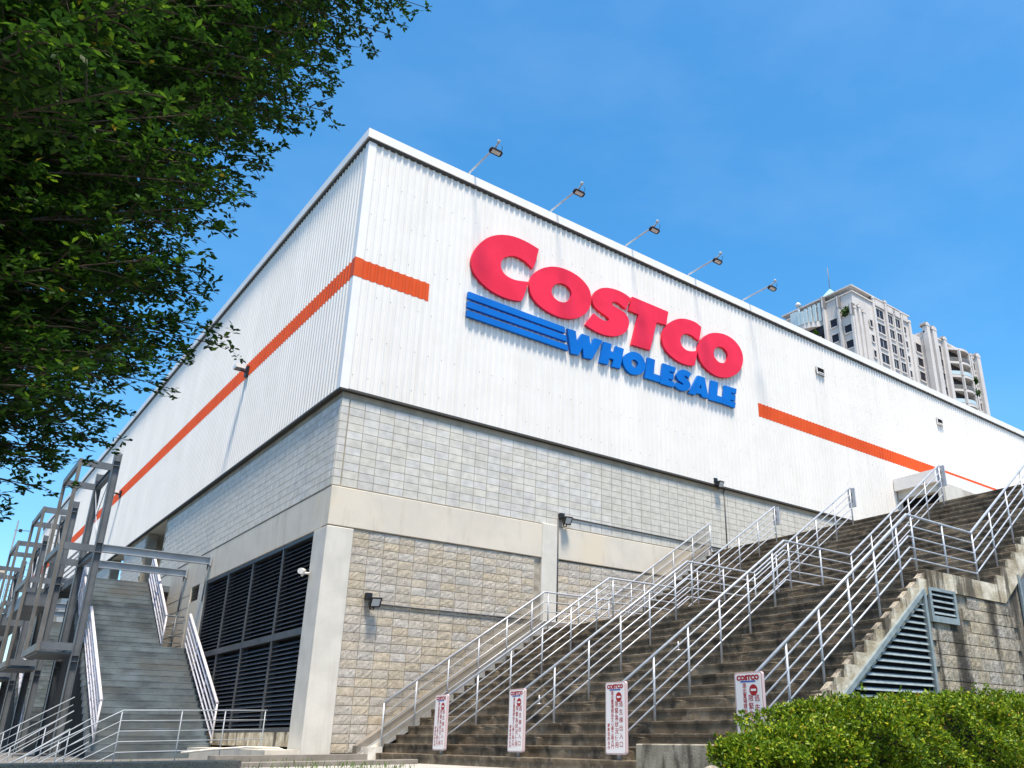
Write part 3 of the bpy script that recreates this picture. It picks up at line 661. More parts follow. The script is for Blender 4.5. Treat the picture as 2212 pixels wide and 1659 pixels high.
for i, y in enumerate((15.21, 12.585, 9.955, 7.345)):
    t = thing('notice_board', (8.48, y, .19), f'narrow white notice board with red Chinese writing, {nlab[i]}', 'sign', 'notice boards at the foot of the handrails')
    zb = 0.262
    def sh(src): b = MB(); b.v = [(p[0] + 8.488 - 0.0, p[1] + y, p[2] + zb) for p in src.v]; b.f = src.f; b.sm = src.sm; return b
    MB().prism([(p[0] + y, p[1] + zb) for p in rounded_rect(W_ / 2, 0, Hh, .035)], 'x', 8.50, 8.545).build('frame', SIGNP, t)
    pl = MB().prism([(p[0] + y, p[1] + zb) for p in rounded_rect(W_ / 2 - .022, .022, Hh - .022, .025)], 'x', 8.4945, 8.5005).build('panel', SIGNW, t)
    def flat(src, name, m, dx):
        b = MB(); b.v = [(8.4945 - dx, p[1] + y, p[2] + zb) for p in src.v]; b.f = list(src.f); b.sm = list(src.sm); return b.build(name, m, pl)
    flat(notice_txt, 'red_lettering', SIGNR, .0012)
    flat(logo, 'logo_lettering', SIGNR, .0012)
    flat(circ, 'no_entry_disc', SIGNR, .0012)
    b = MB(); b.add([(8.4945 - .0022, y - .085 + s * .043, zb + .80 + q * .013) for s, q in ((-1, -1), (1, -1), (1, 1), (-1, 1))], [(0, 1, 2, 3)]); b.build('no_entry_bar', SIGNW, pl)
    b = MB(); b.add([(8.4945 - .0012, y + s * .125, zb + .905 + q * .010) for s, q in ((-1, -1), (1, -1), (1, 1), (-1, 1))], [(0, 1, 2, 3)]); b.build('blue_underline', SIGNB, pl)
    MB().tube([(8.565, y - .01, .17), (8.565, y - .01, zb + .9)], .024, 8).build('post', GALV, t)
# grey plates at the upper ends of three rails
for i, (y, lab) in enumerate(((15.285, 'nearest the block wall'), (12.649, 'in front of the white cladding'), (10.013, 'in front of the entrance canopy'))):
    t = thing('sign_plate', (19.42, y, 6.4), f'small grey sign plate at an upper rail end, {lab}', 'sign', 'sign plates at the upper rail ends')
    MB().prism([(p[0] + y, p[1] + 6.38) for p in rounded_rect(.11, 0, .54, .02)], 'x', 19.40, 19.425).build('plate', GALV, t)
    for zz in (6.56, 6.76): MB().tube([(19.39, y, zz - .04), (19.37, y, zz), (19.39, y, zz + .04)], .02, 6).build('clamp', STEELP, t)

# ------------------------------------------------------------------ right side wall of the staircase
sw = thing('stair_side_wall', (14, YR, 0), 'stained rough stone side wall under the right edge of the staircase', 'wall')
wb = MB().prism([(8.47, 0), (8.47, 0.12), (12.93, 3.06), (15.40, 3.06), (19.6, 5.98), (60, 5.98), (60, 0)], 'y', YR + .02, YR + .12).build('stone_face', STAINST, sw)
def topz(x): return 0.12 + (x - 8.47) * .6592 if x < 12.93 else (3.06 if x < 15.4 else 3.06 + (x - 15.4) * .6952)
# concrete stringer band on the stepped edge
bd = 0.40
MB().prism([(8.44, 0), (8.44, .16), (X1 + 0.0, .18)] + [q for (x, z) in n1[1:] for q in ((x - .001, z - RIS + .0), (x, z))][0:] + [(12.942, 2.94), (12.942, 3.118), (15.40, 3.118), (15.40, 2.80), (13.05, 2.80), (12.85, 2.66), (8.95, 0.0)], 'y', YR - .03, YR + .02).build('stringer', STRINGER, sw)
MB().prism([(15.402, 2.80), (15.402, 3.118)] + [q for (x, z) in n2 for q in ((x, z - RIS), (x, z))] + [(19.59, 6.055), (60, 6.055), (60, 5.7), (19.75, 5.7), (15.60, 2.80)], 'y', YR - .03, YR + .02).build('stringer', STRINGER, sw)
TRI = [(10.10, 0.88), (12.72, 0.88), (12.72, 2.68)]
cells = []; rr = random.Random(5)
for k in range(17):
    z = 0.12 + 0.205 * k
    x = 8.6 + (0.2 if k % 2 else 0)
    while x < 24:
        lim = (topz(x) - .42) if x < 12.6 else (2.80 if x < 15.5 else topz(x) - .42)
        inside_tri = x + .4 > 10.1 and x < 12.78 and z + .205 > .85 and z < 0.88 + (x + .4 - 10.1) * .69 + .05
        vent_ = x + .4 > 12.9 and x < 13.85 and z + .2 > 2.26 and z < 2.82
        door_ = x + .4 > 16.2 and x < 17.5 and z < 3.4
        if z + .205 < lim + .02 and not inside_tri and not vent_ and not door_: cells.append(((x + .2, YR + .02, z + .1), 0, rr.choice(SM_)))
        x += 0.4
lay(cells, wb, 'rough_block', sw, 170)
# triangular louvre
tl = MB().prism([(10.1, .86), (12.72, .86), (12.72, 2.68)], 'y', YR - .005, YR + .02).build('triangular_louvre', BLACK, sw)
fr = MB()
fr.bar((9.98, YR - .045, .82), (12.74, YR - .045, 2.74), .07, .075, (0, 0, 1)); fr.bar((12.73, YR - .046, .80), (12.73, YR - .046, 2.74), .07, .07, (1, 0, 0)); fr.bar((9.95, YR - .047, .84), (12.74, YR - .047, .84), .07, .06)
fr.build('louvre_frame', LOUVG, sw)
z = 0.95
while z < 2.55:
    x0 = 10.1 + (z - .88) / .687 + .06
    b = MB(); b.prism([(YR - .055, z - .028), (YR - .045, z - .034), (YR - .005, z + .014), (YR - .015, z + .02)], 'x', x0, 12.69); b.build('slat', LOUVG, tl)
    z += 0.105
sv = MB().box(12.96, 13.73, YR - .006, YR + .02, 2.30, 2.78).build('square_louvre', BLACK, sw)
f = MB(); f.box(12.92, 12.99, YR - .05, YR, 2.26, 2.82).box(13.70, 13.77, YR - .05, YR, 2.26, 2.82).box(12.99, 13.70, YR - .05, YR, 2.26, 2.36).box(12.99, 13.70, YR - .05, YR, 2.77, 2.82); f.build('louvre_frame', LOUVG, sw)
for k in range(4):
    z = 2.42 + .1 * k; b = MB(); b.prism([(YR - .045, z - .026), (YR - .035, z - .032), (YR - .005, z + .010), (YR - .015, z + .016)], 'x', 12.99, 13.70); b.build('slat', LOUVG, sv)
dr = MB().box(16.27, 17.35, YR - .02, YR + .03, 0, 3.35).build('metal_door', STEELP, sw)
MB().box(16.24, 16.29, YR - .06, YR - .02, 0, 3.4).build('frame', LOUVG, dr)

# ------------------------------------------------------------------ planter wall, boulder, hedge
pw = MB().box(7.50, 7.72, 6.75, 8.40, 0, 0.425).build('planter_wall', STRINGER); bevel(pw, .012)
tag(pw, 'low stained concrete planter wall in front of the bottom steps beside the hedge', 'wall')
pw.data.materials[0] = PLANTW
def leaves_mesh(name, P, Nrm, Dir, L_, W_, m):
    # P centre-base points, Dir leaf direction, Nrm leaf normal, L_ length, W_ width arrays -> diamond leaves folded on the midrib
    n = len(P); S = np.cross(Dir, Nrm); S /= np.linalg.norm(S, axis=1)[:, None] + 1e-9
    L_ = L_[:, None]; W_ = W_[:, None]
    a = P; b = P + Dir * L_ * .58 + S * W_ * .5 + Nrm * L_ * .06; c = P + Dir * L_; d = P + Dir * L_ * .58 - S * W_ * .5 + Nrm * L_ * .06
    V = np.stack([a, b, c, d], 1).reshape(-1, 3)
    me = bpy.data.meshes.new(name); me.vertices.add(4 * n); me.vertices.foreach_set('co', V.astype(np.float32).ravel())
    me.loops.add(6 * n); me.polygons.add(2 * n)
    base = (np.arange(n) * 4)[:, None]; idx = (base + np.array([[0, 1, 2, 0, 2, 3]])).ravel()
    me.loops.foreach_set('vertex_index', idx.astype(np.int32))
    me.polygons.foreach_set('loop_start', (np.arange(2 * n) * 3).astype(np.int32)); me.polygons.foreach_set('loop_total', np.full(2 * n, 3, np.int32))
    me.update(); me.validate(); me.materials.append(m); return me
def unit(v): return v / (np.linalg.norm(v, axis=1)[:, None] + 1e-9)

# hedge: clipped but uneven, leaf sprigs over a dark twiggy core
rg = np.random.default_rng(4)
hx = np.array([6.75, 6.95, 7.35, 7.9, 8.5, 9.4, 11.4, 12.9, 17.0]); hz = np.array([.30, .42, .55, .72, .80, .86, .93, 1.00, 1.04])
def hedge_top(x, y):
    s = 0.055 * np.sin(x * 3.1 + 1) + 0.045 * np.sin(x * 7.3 + y * 4) + 0.03 * np.sin(x * 13 + y * 9)
    edge = np.clip((y - 5.4) / 0.35, 0, 1); edge = 1 - (1 - edge) ** 2 * 0.16
    return (np.interp(x, hx, hz) + s) * edge
n = 15000
lump = lambda x, y, z: np.sin(x * 5.3 + z * 3) * np.sin(z * 8.1 + x * 2.2) * np.sin(y * 6 + x * 1.7 + 2)
X = 6.85 + (15.0 - 6.85) * rg.random(n) ** 1.35; which = rg.random(n)
Y = np.where(which < .52, 5.45 + rg.normal(0, .06, n), 5.4 + rg.random(n) * 1.2)
T = hedge_top(X, np.maximum(Y, 5.45)); Z = np.where(which < .52, -0.15 + rg.random(n) ** .8 * (T + .15), T + rg.normal(-.02, .04, n))
endf = X < 6.5; left_in = 6.1 + 0.35 * (1 - np.clip((Z + .1) / .6, 0, 1)) * 0.2
ef = rg.random(n) < .05; X = np.where(ef, 6.88 + rg.normal(0, .05, n), X); Y = np.where(ef, 5.45 + 1.1 * rg.random(n), Y); Z = np.where(ef, -.15 + rg.random(n) * (hedge_top(X, Y) + .15), Z)
Y = Y - .15 * lump(X, Y, Z) + 0.10 * np.sin(X * 2.7) + 0.06 * np.sin(X * 6.1 + Z * 7) + 0.05 * np.sin(Z * 11)
ext = np.where((rg.random(n) < 0.05), rg.random(n) * 0.11, 0.0)
out = np.stack([np.where(X < 7.1, -.6, 0.0), np.where(which < .52, -1.0, -.1), np.where(which < .52, .35, 1.0)], 1)
out = unit(out + rg.normal(0, .35, (n, 3)))
base = np.stack([X, Y, Z], 1) + out * ext[:, None]
k = 6
P = np.repeat(base, k, 0) + rg.normal(0, .012, (n * k, 3)); O = np.repeat(out, k, 0)
D = unit(O * .55 + unit(rg.normal(0, 1, (n * k, 3))) * .85); Nn = unit(np.cross(D, unit(rg.normal(0, 1, (n * k, 3)))) + O * .5)
hg = thing('hedge', (9, 5.9, 0), 'clipped bright green hedge in front of the stair side wall', 'hedge')
me = leaves_mesh('foliage', P - np.array([9, 5.9, 0]), Nn, D, rg.uniform(.036, .064, n * k), rg.uniform(.018, .030, n * k), HLEAF)
tag(link('foliage', me, hg), kind='stuff')
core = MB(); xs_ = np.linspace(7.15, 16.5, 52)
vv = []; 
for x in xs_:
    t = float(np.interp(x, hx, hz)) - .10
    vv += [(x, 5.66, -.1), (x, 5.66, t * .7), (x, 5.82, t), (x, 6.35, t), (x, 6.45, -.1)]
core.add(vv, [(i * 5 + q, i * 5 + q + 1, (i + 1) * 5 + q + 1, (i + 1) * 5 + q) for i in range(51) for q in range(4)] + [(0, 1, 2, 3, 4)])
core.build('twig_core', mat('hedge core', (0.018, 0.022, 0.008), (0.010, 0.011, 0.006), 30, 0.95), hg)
b = MB(); vv = []; c0 = Vector((6.36, 6.02, 0.0))
for j in range(7):
    a = R(90 * j / 6)
    for q in range(12): tt = 2 * math.pi * q / 12; vv.append((c0.x + .16 * math.cos(a) * math.cos(tt), c0.y + .16 * math.cos(a) * math.sin(tt), .05 + .20 * math.sin(a)))
b.add(vv, [(j * 12 + q, j * 12 + (q + 1) % 12, (j + 1) * 12 + (q + 1) % 12, (j + 1) * 12 + q) for j in range(6) for q in range(12)], True)
tag(b.build('boulder', PLANTW), 'small rounded pale stone at the left foot of the hedge', 'stone')

# ------------------------------------------------------------------ left escape stairs
def escape_stair(dy, lab, full=True):
    t = thing('escape_stair', (5.4, 23.8 + dy, 0), lab, 'staircase', 'escape stairs along the left wall')
    rz, tr = 0.178, 0.265
    for i in range(17):
        y = 23.9 + dy + tr * i; z = .18 + rz * i
        b = MB().box(4.05, 6.86, y + .004, y + tr + .04, z - rz - .02, z - .03).box(4.05, 6.86, y, y + tr + .03, z - .03, z)
        b.build('step' if i < 16 else 'landing_edge', LEFTC, t)
    zl = .18 + rz * 16; yl = 23.9 + dy + tr * 16
    MB().box(4.05, 6.86, yl + tr, yl + .85, zl - .2, zl - .002).build('landing', LEFTC, t)
    for i in range(14):
        y = yl + .8 + tr * i; z = zl + rz * (i + 1)
        b = MB().box(4.05, 6.33, y + .004, y + tr + .04, z - rz - .02, z - .03).box(4.05, 6.33, y, y + tr + .03, z - .03, z)
        b.build('step', LEFTC, t)
    ze = zl + rz * 14; ye = yl + .8 + tr * 13
    MB().box(4.05, 7.05, ye + tr, ye + 4.2, ze - .22, ze - .003).build('platform', LEFTC, t)
    # soffit slabs
    MB().prism([(23.9 + dy, -.05), (yl + .1, zl - .30), (yl + .85, zl - .30), (ye + .2, ze - .30), (ye + .3, ze - .12), (yl + .7, zl - .12), (yl, zl - .16), (24.1 + dy, .0)], 'x', 4.09, 6.30).build('soffit', LEFTC, t)
    MB().prism([(24.4 + dy, 0.0), (yl + .1, zl - .31), (yl + .85, zl - .31), (ye + .2, ze - .31), (ye + 4.1, ze - .31), (ye + 4.1, 0.0)], 'x', 4.5, 4.6).build('under_stair_shade', STAIRSHADE, t)  # added dark panel, paints the shaded void under the stairs
    return t, zl, yl, ze, ye
def stair_rail(pts, lab, grp, nb=4, m=RAILW, posts=None, step=0.2, r0=.036, r1=.024):
    t = thing('stair_rail', pts[0], lab, 'handrail', grp)
    for k in range(nb + 1):
        MB().tube([(p[0], p[1], p[2] - k * step) for p in pts], r0 if k == 0 else r1, 8).build('top_rail' if k == 0 else 'bar', m, t)
    for (x, y, z0, z1) in posts or []: MB().tube([(x, y, z0), (x, y, z1)], .024, 8).build('post', m, t)
    return t
for q, dy in enumerate((0, 14.2)):
    es, zl, yl, ze, ye = escape_stair(dy, ('grey blue concrete escape stair climbing beside the dark louvre', 'further concrete escape stair behind the steel frames')[q])
    w1 = ('of the nearer escape stair', 'of the further escape stair')[q]
    gq = 'pale rails of the escape stairs'
    def slope_posts(x, y0, z0, y1, z1, n_=5):
        return [(x, y0 + (y1 - y0) * k / (n_ - 1), z0 + (z1 - z0) * k / (n_ - 1) - .95, z0 + (z1 - z0) * k / (n_ - 1)) for k in range(n_)]
    y0 = 23.95 + dy
    stair_rail([(6.80, y0, 1.32), (6.80, yl, zl + 1.0)], f'pale slanted rail with bars on the lower right side {w1}', gq, 4, posts=slope_posts(6.80, y0, 1.30, yl, zl + .98, 4), step=.215, r0=.042, r1=.03)
    stair_rail([(6.30, yl + .75, zl + 1.0), (6.30, ye, ze + 1.0)], f'pale slanted rail with bars on the upper right side {w1}', gq, 4, posts=slope_posts(6.30, yl + .75, zl + .98, ye, ze + .98, 4), step=.215, r0=.042, r1=.03)
    stair_rail([(6.32, yl + .70, zl + 1.0), (6.80, yl + .70, zl + 1.0)], f'short dark rail across the landing {w1}', gq, 4, m=STEELP, posts=[(6.56, yl + .7, zl, zl + 1)], step=.2, r0=.025, r1=.016)
    stair_rail([(4.12, y0, 1.32), (4.12, yl + .1, zl + 1.0)], f'pale slanted rail with bars on the lower left side {w1}', gq, 4, posts=slope_posts(4.12, y0, 1.30, yl, zl + .98, 7), step=.215, r0=.042, r1=.03)
    stair_rail([(4.12, yl + .75, zl + 1.0), (4.12, ye, ze + 1.0), (4.12, ye + 4.2, ze + 1.0)], f'pale slanted rail with bars on the upper left side {w1}', gq, 4, posts=slope_posts(4.12, yl + .75, zl + .98, ye, ze + .98, 6), step=.215, r0=.042, r1=.03)
# ------------------------------------------------------------------ steel frames
def hcol(b, x, y, z0, z1, fw=.20, d=.22, tk=.018):
    # H section: flanges across x at both ends of d (y)
    b.box(x - fw / 2, x + fw / 2, y - d / 2, y - d / 2 + tk, z0, z1); b.box(x - fw / 2, x + fw / 2, y + d / 2 - tk, y + d / 2, z0, z1)
    b.box(x - tk / 2, x + tk / 2, y - d / 2 + tk, y + d / 2 - tk, z0, z1); return b
def hcolx(b, x, y, z0, z1, fw=.20, d=.20, tk=.018):
    # H section turned: open side facing the camera (-y): flanges at both ends in x
    b.box(x - d / 2, x - d / 2 + tk, y - fw / 2, y + fw / 2, z0, z1); b.box(x + d / 2 - tk, x + d / 2, y - fw / 2, y + fw / 2, z0, z1)
    b.box(x - d / 2 + tk, x + d / 2 - tk, y - tk / 2, y + tk / 2, z0, z1); return b
def ibeam(b, a, c, h=.21, wd=.16, tk=.02):
    a = Vector(a); c = Vector(c)
    b.bar(a + Vector((0, 0, h / 2)), c + Vector((0, 0, h / 2)), wd, tk); b.bar(a - Vector((0, 0, h / 2)), c - Vector((0, 0, h / 2)), wd, tk); b.bar(a, c, tk, h - tk); return b
flab = ['nearest grey steel frame with two beams reaching to the wall', 'second grey steel frame behind the nearest one', 'third grey steel frame further along the left wall', 'farthest grey steel frame at the left edge of the picture']
for i in range(4):
    y0 = 27.75 + 7.1 * i; y1 = y0 + 2.75
    t = thing('steel_frame', (3.4, y0 + 1.3, 0), flab[i], 'steel frame', 'steel frames along the left wall')
    for y in (y0, y1):
        b = hcolx(MB(), 3.90, y, 0, 8.55); 
        for z in (2.46, 2.62, 5.52, 5.80, 8.15, 8.30): b.box(3.81, 3.99, y - .095, y + .095, z - .009, z + .009)
        b.build('column', STEELP, t)
        MB().box(2.93, 3.02, y - .07, y + .05, 2.7, 8.2).build('post', STEELW, t)
        for z in (2.85, 5.62, 8.10):
            MB().box(3.02, 3.80, y - .03, y + .03, z - .10, z + .10).build('crossbeam', STEELP, t)
    for z in (2.80, 5.60, 8.10):
        MB().box(2.935, 3.015, y0 + .05, y1 - .07, z - .10, z + .10).build('side_beam', STEELW, t)
        b = ibeam(MB(), (3.90, y0 + .1, z), (3.90, y1 - .1, z), .2, .14); b.build('side_beam', STEELP, t)
    MB().box(3.0, 3.8, y0 + .05, y1 - .05, 2.66, 2.70).build('base_plate', STEELP, t)
    for y in (y0, y1):
        b = ibeam(MB(), (4.0, y, 5.66), (6.98, y, 5.66), .21, .15); b.box(6.98, 7.03, y - .12, y + .12, 5.50, 5.80); b.build('wall_beam', STEELB, t)
        MB().tube([(6.96, y, 5.55), (6.96, y, 4.4)], .022, 6).build('hanger_rod', STEELP, t)
    MB().tube([(3.85, y0 + .1, 8.0), (3.85, y1 - .1, 5.75)], .014, 5).build('brace', GALV, t); MB().tube([(3.85, y1 - .1, 8.0), (3.85, y0 + .1, 5.75)], .014, 5).build('brace', GALV, t)
    if i >= 1:
        MB().box(3.02, 3.8, y0 + .1, y1 + 2.2, 4.75, 5.2).build('slab', STEELP, t)
        for k in range(9): MB().box(3.55, 3.85, y1 - .3, y1 - .28, 5.6 + .3 * k, 5.62 + .3 * k).build('rung', STEELW, t)
        for xx in (3.55, 3.85): MB().tube([(xx, y1 - .29, 5.2), (xx, y1 - .29, 8.3)], .015, 5).build('ladder_rail', STEELW, t)
# fences of the descending ramp
def fence(pts, lab, posts, nb=4, step=.2, r=.0155):
    t = thing('ramp_fence', pts[0], lab, 'fence', 'pipe fences by the escape stair')
    for k in range(nb + 1): MB().tube([(p[0], p[1], p[2] - k * step) for p in pts], r if k == 0 else r * .7, 6).build('top_rail' if k == 0 else 'bar', STEELB, t)
    for (x, y, z) in posts: MB().tube([(x, y, -.2), (x, y, z)], r * .8, 6).build('post', STEELB, t)
fence([(6.78, 20, 1.06), (3.88, 20, 1.01), (1.2, 20, -.48)], 'thin grey pipe fence with a sloping left end in front of the escape stair', [(6.74, 20, 1.06), (5.88, 20, 1.04), (5.0, 20, 1.03), (3.86, 20, 1.0), (2.85, 20, .44)])
fence([(3.7, 22, .91), (1.0, 22, -.94)], 'sloping pipe fence behind the first one at the foot of the frames', [(3.3, 22, .64), (2.6, 22, .16)], 4, .17)
fence([(3.6, 24, 1.08), (1.2, 24, -.65)], 'third sloping pipe fence, under the nearest steel frame', [(3.1, 24, .72), (2.5, 24, .28)], 3, .2)
fence([(4.0, 27, 1.5), (1.4, 27, -.15)], 'farthest sloping pipe fence at the lower left edge', [(2.9, 27, .81), (2.6, 27, .6)], 3, .2)
# kerb, grass and hose
kb = MB().box(-14, 4.05, 12.7, 13.1, 0, .205).build('pebble_kerb', PEBBLE); bevel(kb, .015); tag(kb, 'brown pebble faced kerb along the bottom left edge', 'kerb')
kb = MB().box(4.05, 8.3, 15.6, 15.85, 0, .10).build('paving_kerb', RAMP); bevel(kb, .012); tag(kb, 'low concrete kerb on the paving below the corner column', 'kerb')
ng = 1100; gx = rg.uniform(1.0, 7.0, ng); gy = 13.2 + rg.random(ng) ** 2 * 6; den = rg.random(ng) < .25 + .75 * (np.sin(gx * 2.2) > .2)
gx, gy = gx[den], gy[den]; m_ = len(gx)
P = np.stack([gx, gy, np.zeros(m_)], 1); D = unit(np.stack([rg.normal(0, .35, m_), rg.normal(0, .35, m_), np.ones(m_)], 1)); Nn = unit(np.cross(D, rg.normal(0, 1, (m_, 3))))
me = leaves_mesh('grass', P, Nn, D, rg.uniform(.06, .17, m_), rg.uniform(.008, .018, m_), GRASS)
tag(link('grass', me), 'short green weeds growing behind the pebble kerb', 'grass', kind='stuff')
hs = MB().tube([(5.0, 19.6, .2), (5.6, 19.5, .26), (6.2, 19.3, .30), (6.8, 19.1, .28), (6.95, 18.9, .2), (7.05, 18.6, .02)], .025, 6).build('hose', PALE); tag(hs, 'pale hose lying on the ground by the corner column', 'hose')

# ------------------------------------------------------------------ tree at the left
tr = thing('broadleaf_tree', (-2.3, 8.8, 0), 'large dark green tree with layered branches hanging into the upper left corner', 'tree')
TB = Vector((-2.3, 8.8, 0))
MB().tube([(-2.3, 8.8, -.1), (-2.25, 8.78, 1.5), (-2.1, 8.7, 4), (-2.0, 8.75, 7), (-1.9, 8.7, 10), (-1.85, 8.7, 12.5)], [.30, .25, .21, .17, .12, .05], 12).build('trunk', BARK, tr)
TIPS = [(3.50, 7.80, 9.45), (3.1, 8.0, 8.9), (2.55, 8.3, 8.15), (2.55, 8.2, 7.5), (2.2, 8.3, 7.25), (2.0, 8.3, 6.5), (1.88, 8.4, 6.15), (1.66, 8.5, 5.62), (1.58, 8.5, 5.05), (1.62, 8.4, 4.75), (1.72, 8.45, 4.45), (1.82, 8.3, 4.22), (1.6, 8.4, 3.98), (1.36, 8.4, 3.7), (1.08, 8.45, 3.28), (1.08, 8.4, 3.02), (.92, 8.45, 2.97), (.72, 8.5, 2.75), (.6, 8.5, 2.55), (.42, 8.5, 2.32)]
rt = random.Random(21)
# inner branches filling the crown behind and beside the tips
for k in range(640):
    z = 2.35 + 10 * rt.random() ** 1.2
    lim = np.interp(z, [2.3, 3.3, 4.3, 5.0, 6.2, 7.4, 8.2, 9.4, 12], [0.2, .85, 1.45, 1.4, 1.6, 2.2, 2.2, 3.1, 3.6])
    x = rt.uniform(-3.8, lim) if k % 4 == 0 else lim - 2.9 * rt.random() ** 1.3; y = 8.6 + rt.uniform(-2.6, 2.8) * (1 - .35 * max(0, (x + 2) / 5))
    # keep the view cone to the right of the silhouette free: scale x with distance from the camera
    if y < 8.3: x = min(x, lim * (y / 8.5))
    if y > 8.8: x = min(x, lim * .95)
    TIPS.append((x, y, z))
# the nearest boughs reach towards the street, out from under the crown
for k in range(22):
    TIPS.append((rt.uniform(-.75, .35), rt.uniform(4.7, 5.4), rt.uniform(4.0, 5.1)))
limb = MB(); LP = []; LD = []
def curve(a, b, sag, n_):
    return [a.lerp(b, i / n_) + Vector((0, 0, sag * math.sin(math.pi * i / n_))) for i in range(n_ + 1)]
ros = []; rdir = []
for ti, tp in enumerate(TIPS):
    tip = Vector(tp); s = Vector((-2.05, 8.72, max(1.8, tip.z - rt.uniform(-.3, .5) - 0.12 * (tip - TB).length)))
    path = curve(s, tip, rt.uniform(.12, .4), 14); ln = (tip - s).length
    limb.tube(path, [max(.005, .034 * min(1, ln / 4) * (1 - i / 14.5)) for i in range(15)], 5, False)
    nsub = int(max(8, ln / .17)); hd = Vector((tip.x - s.x, tip.y - s.y, 0)).normalized(); side = Vector((-hd.y, hd.x, 0))
    for q in range(nsub):
        u = .12 + .88 * (q + rt.random()) / nsub; f = u * 14; i0 = min(13, int(f)); p = path[i0].lerp(path[i0 + 1], f - i0)
        l2 = (1.15 - .72 * u) * rt.uniform(.35, 1.0) * min(1.0, .35 + ln / 5); sg_ = 1 if q % 2 else -1
        d2 = (hd * rt.uniform(.45, .95) + side * sg_ * rt.uniform(.35, 1.0) + Vector((0, 0, rt.uniform(-.18, .22)))).normalized()
        e = p + d2 * l2
        if e.y < 8.9:
            lim = np.interp(e.z, [2.0, 3.3, 4.3, 5.0, 6.2, 7.4, 8.2, 9.4, 12], [0.45, 1.25, 2.0, 1.75, 2.05, 2.7, 2.8, 3.75, 4.6]) * e.y / 8.4
            if e.x > lim: continue
        limb.tube([p, p.lerp(e, .5) + Vector((0, 0, .02)), e], [.009, .006, .003], 3, False)
        m2 = max(2, int(l2 / .085))
        for r_ in range(m2):
            v = (r_ + 1) / m2; ros.append(p.lerp(e, v) + Vector((rt.gauss(0, .06), rt.gauss(0, .06), rt.gauss(0, .05)))); rdir.append(d2)
    ros.append(tip); rdir.append(hd)
limb.build('branches', BARK, tr)
ros = np.array([tuple(p) for p in ros]); rdir = np.array([tuple(p) for p in rdir]); k = 10; n = len(ros)
P = np.repeat(ros, k, 0) + rg.normal(0, .018, (n * k, 3)); az = rg.uniform(0, 2 * math.pi, n * k)
D = unit(np.stack([np.cos(az), np.sin(az), rg.normal(.05, .35, n * k)], 1) + np.repeat(rdir, k, 0) * .5)
Nn = unit(np.stack([rg.normal(0, .45, n * k), rg.normal(0, .45, n * k), np.ones(n * k)], 1)); Nn = unit(Nn - D * np.sum(Nn * D, 1)[:, None])
me = leaves_mesh('crown', P - np.array(tuple(TB)), Nn, D, rg.uniform(.055, .098, n * k), rg.uniform(.026, .044, n * k), LEAF)
tag(link('crown', me, tr), kind='stuff')
print('LEAVES', n * k)
# unseen tree copies added left of the frame to block sky light, sharing meshes
for (x, y, rz, sc_, lab) in ((-10.5, 19, 2.5, 1.1, 'unseen tree added to block sky light left of the steel frames, nearest'), (-10.5, 30, 3.6, 1.15, 'unseen tree added to block sky light left of the steel frames, second'), (-11, 42, 2.9, 1.1, 'unseen tree added to block sky light left of the steel frames, farthest'), (-9.5, 7, 3.4, 1.1, 'unseen tree added to block sky light, left of the camera')):
    t2 = tr.copy(); COL.objects.link(t2); t2.location = (x, y, 0); t2.rotation_euler.z = rz; t2.scale = (sc_,) * 3; tag(t2, lab, 'tree', 'street trees')
    for ch in tr.children:
        c2 = ch.copy(); COL.objects.link(c2); c2.parent = t2
tr['group'] = 'street trees'

# ------------------------------------------------------------------ far towers
def arch_fin(b, trim, x0, x1, y, d, ztop):
    # fin with rounded head, dark edge on the head
    pass
def window_unit(parent, cx, z0, z1, w_, y=None, face='y', plane=80, mull=True):
    # recessed dark glass, frame proud
    if face == 'y':
        gl = MB().box(cx - w_ / 2, cx + w_ / 2, plane - .02, plane + .05, z0, z1).build('window', TGLASS, parent)
        f = MB(); f.box(cx - w_ / 2 - .18, cx - w_ / 2, plane - .16, plane, z0 - .15, z1 + .15).box(cx + w_ / 2, cx + w_ / 2 + .18, plane - .16, plane, z0 - .15, z1 + .15).box(cx - w_ / 2, cx + w_ / 2, plane - .2, plane, z0 - .3, z0).box(cx - w_ / 2, cx + w_ / 2, plane - .16, plane, z1, z1 + .2)
        if mull: f.box(cx - .05, cx + .05, plane - .06, plane - .02, z0, z1)
        f.build('frame', TOWER, gl)
    else:
        gl = MB().box(plane - .02, plane + .05, cx - w_ / 2, cx + w_ / 2, z0, z1).build('window', TGLASS, parent)
        f = MB(); f.box(plane - .16, plane, cx - w_ / 2 - .18, cx - w_ / 2, z0 - .15, z1 + .15).box(plane - .16, plane, cx + w_ / 2, cx + w_ / 2 + .18, z0 - .15, z1 + .15).box(plane - .2, plane, cx - w_ / 2, cx + w_ / 2, z0 - .3, z0).box(plane - .16, plane, cx - w_ / 2, cx + w_ / 2, z1, z1 + .2)
        f.build('frame', TOWER, gl)
def fin(parent, x0, x1, y0, y1, ztop, cap=True):
    MB().box(x0, x1, y0, y1, 40, ztop).build('fin', TOWER, parent)
    if cap:
        xm, rr_ = (x0 + x1) / 2, (x1 - x0) / 2 + .12
        pts = [(xm + rr_ * math.cos(a), ztop - .02 + rr_ * 1.1 * math.sin(a)) for a in [math.pi * k / 8 for k in range(9)]]
        MB().prism(pts, 'y', y0 - .06, y1 + .5).build('fin_cap', TOWER, parent)
        ring = [(xm + (rr_ + .22) * math.cos(a), ztop - .02 + (rr_ * 1.1 + .22) * math.sin(a)) for a in [math.pi * k / 8 for k in range(9)]]
        MB().prism(ring, 'y', y0 + .15, y1 + .35).build('fin_cap_trim', TOWERT, parent)
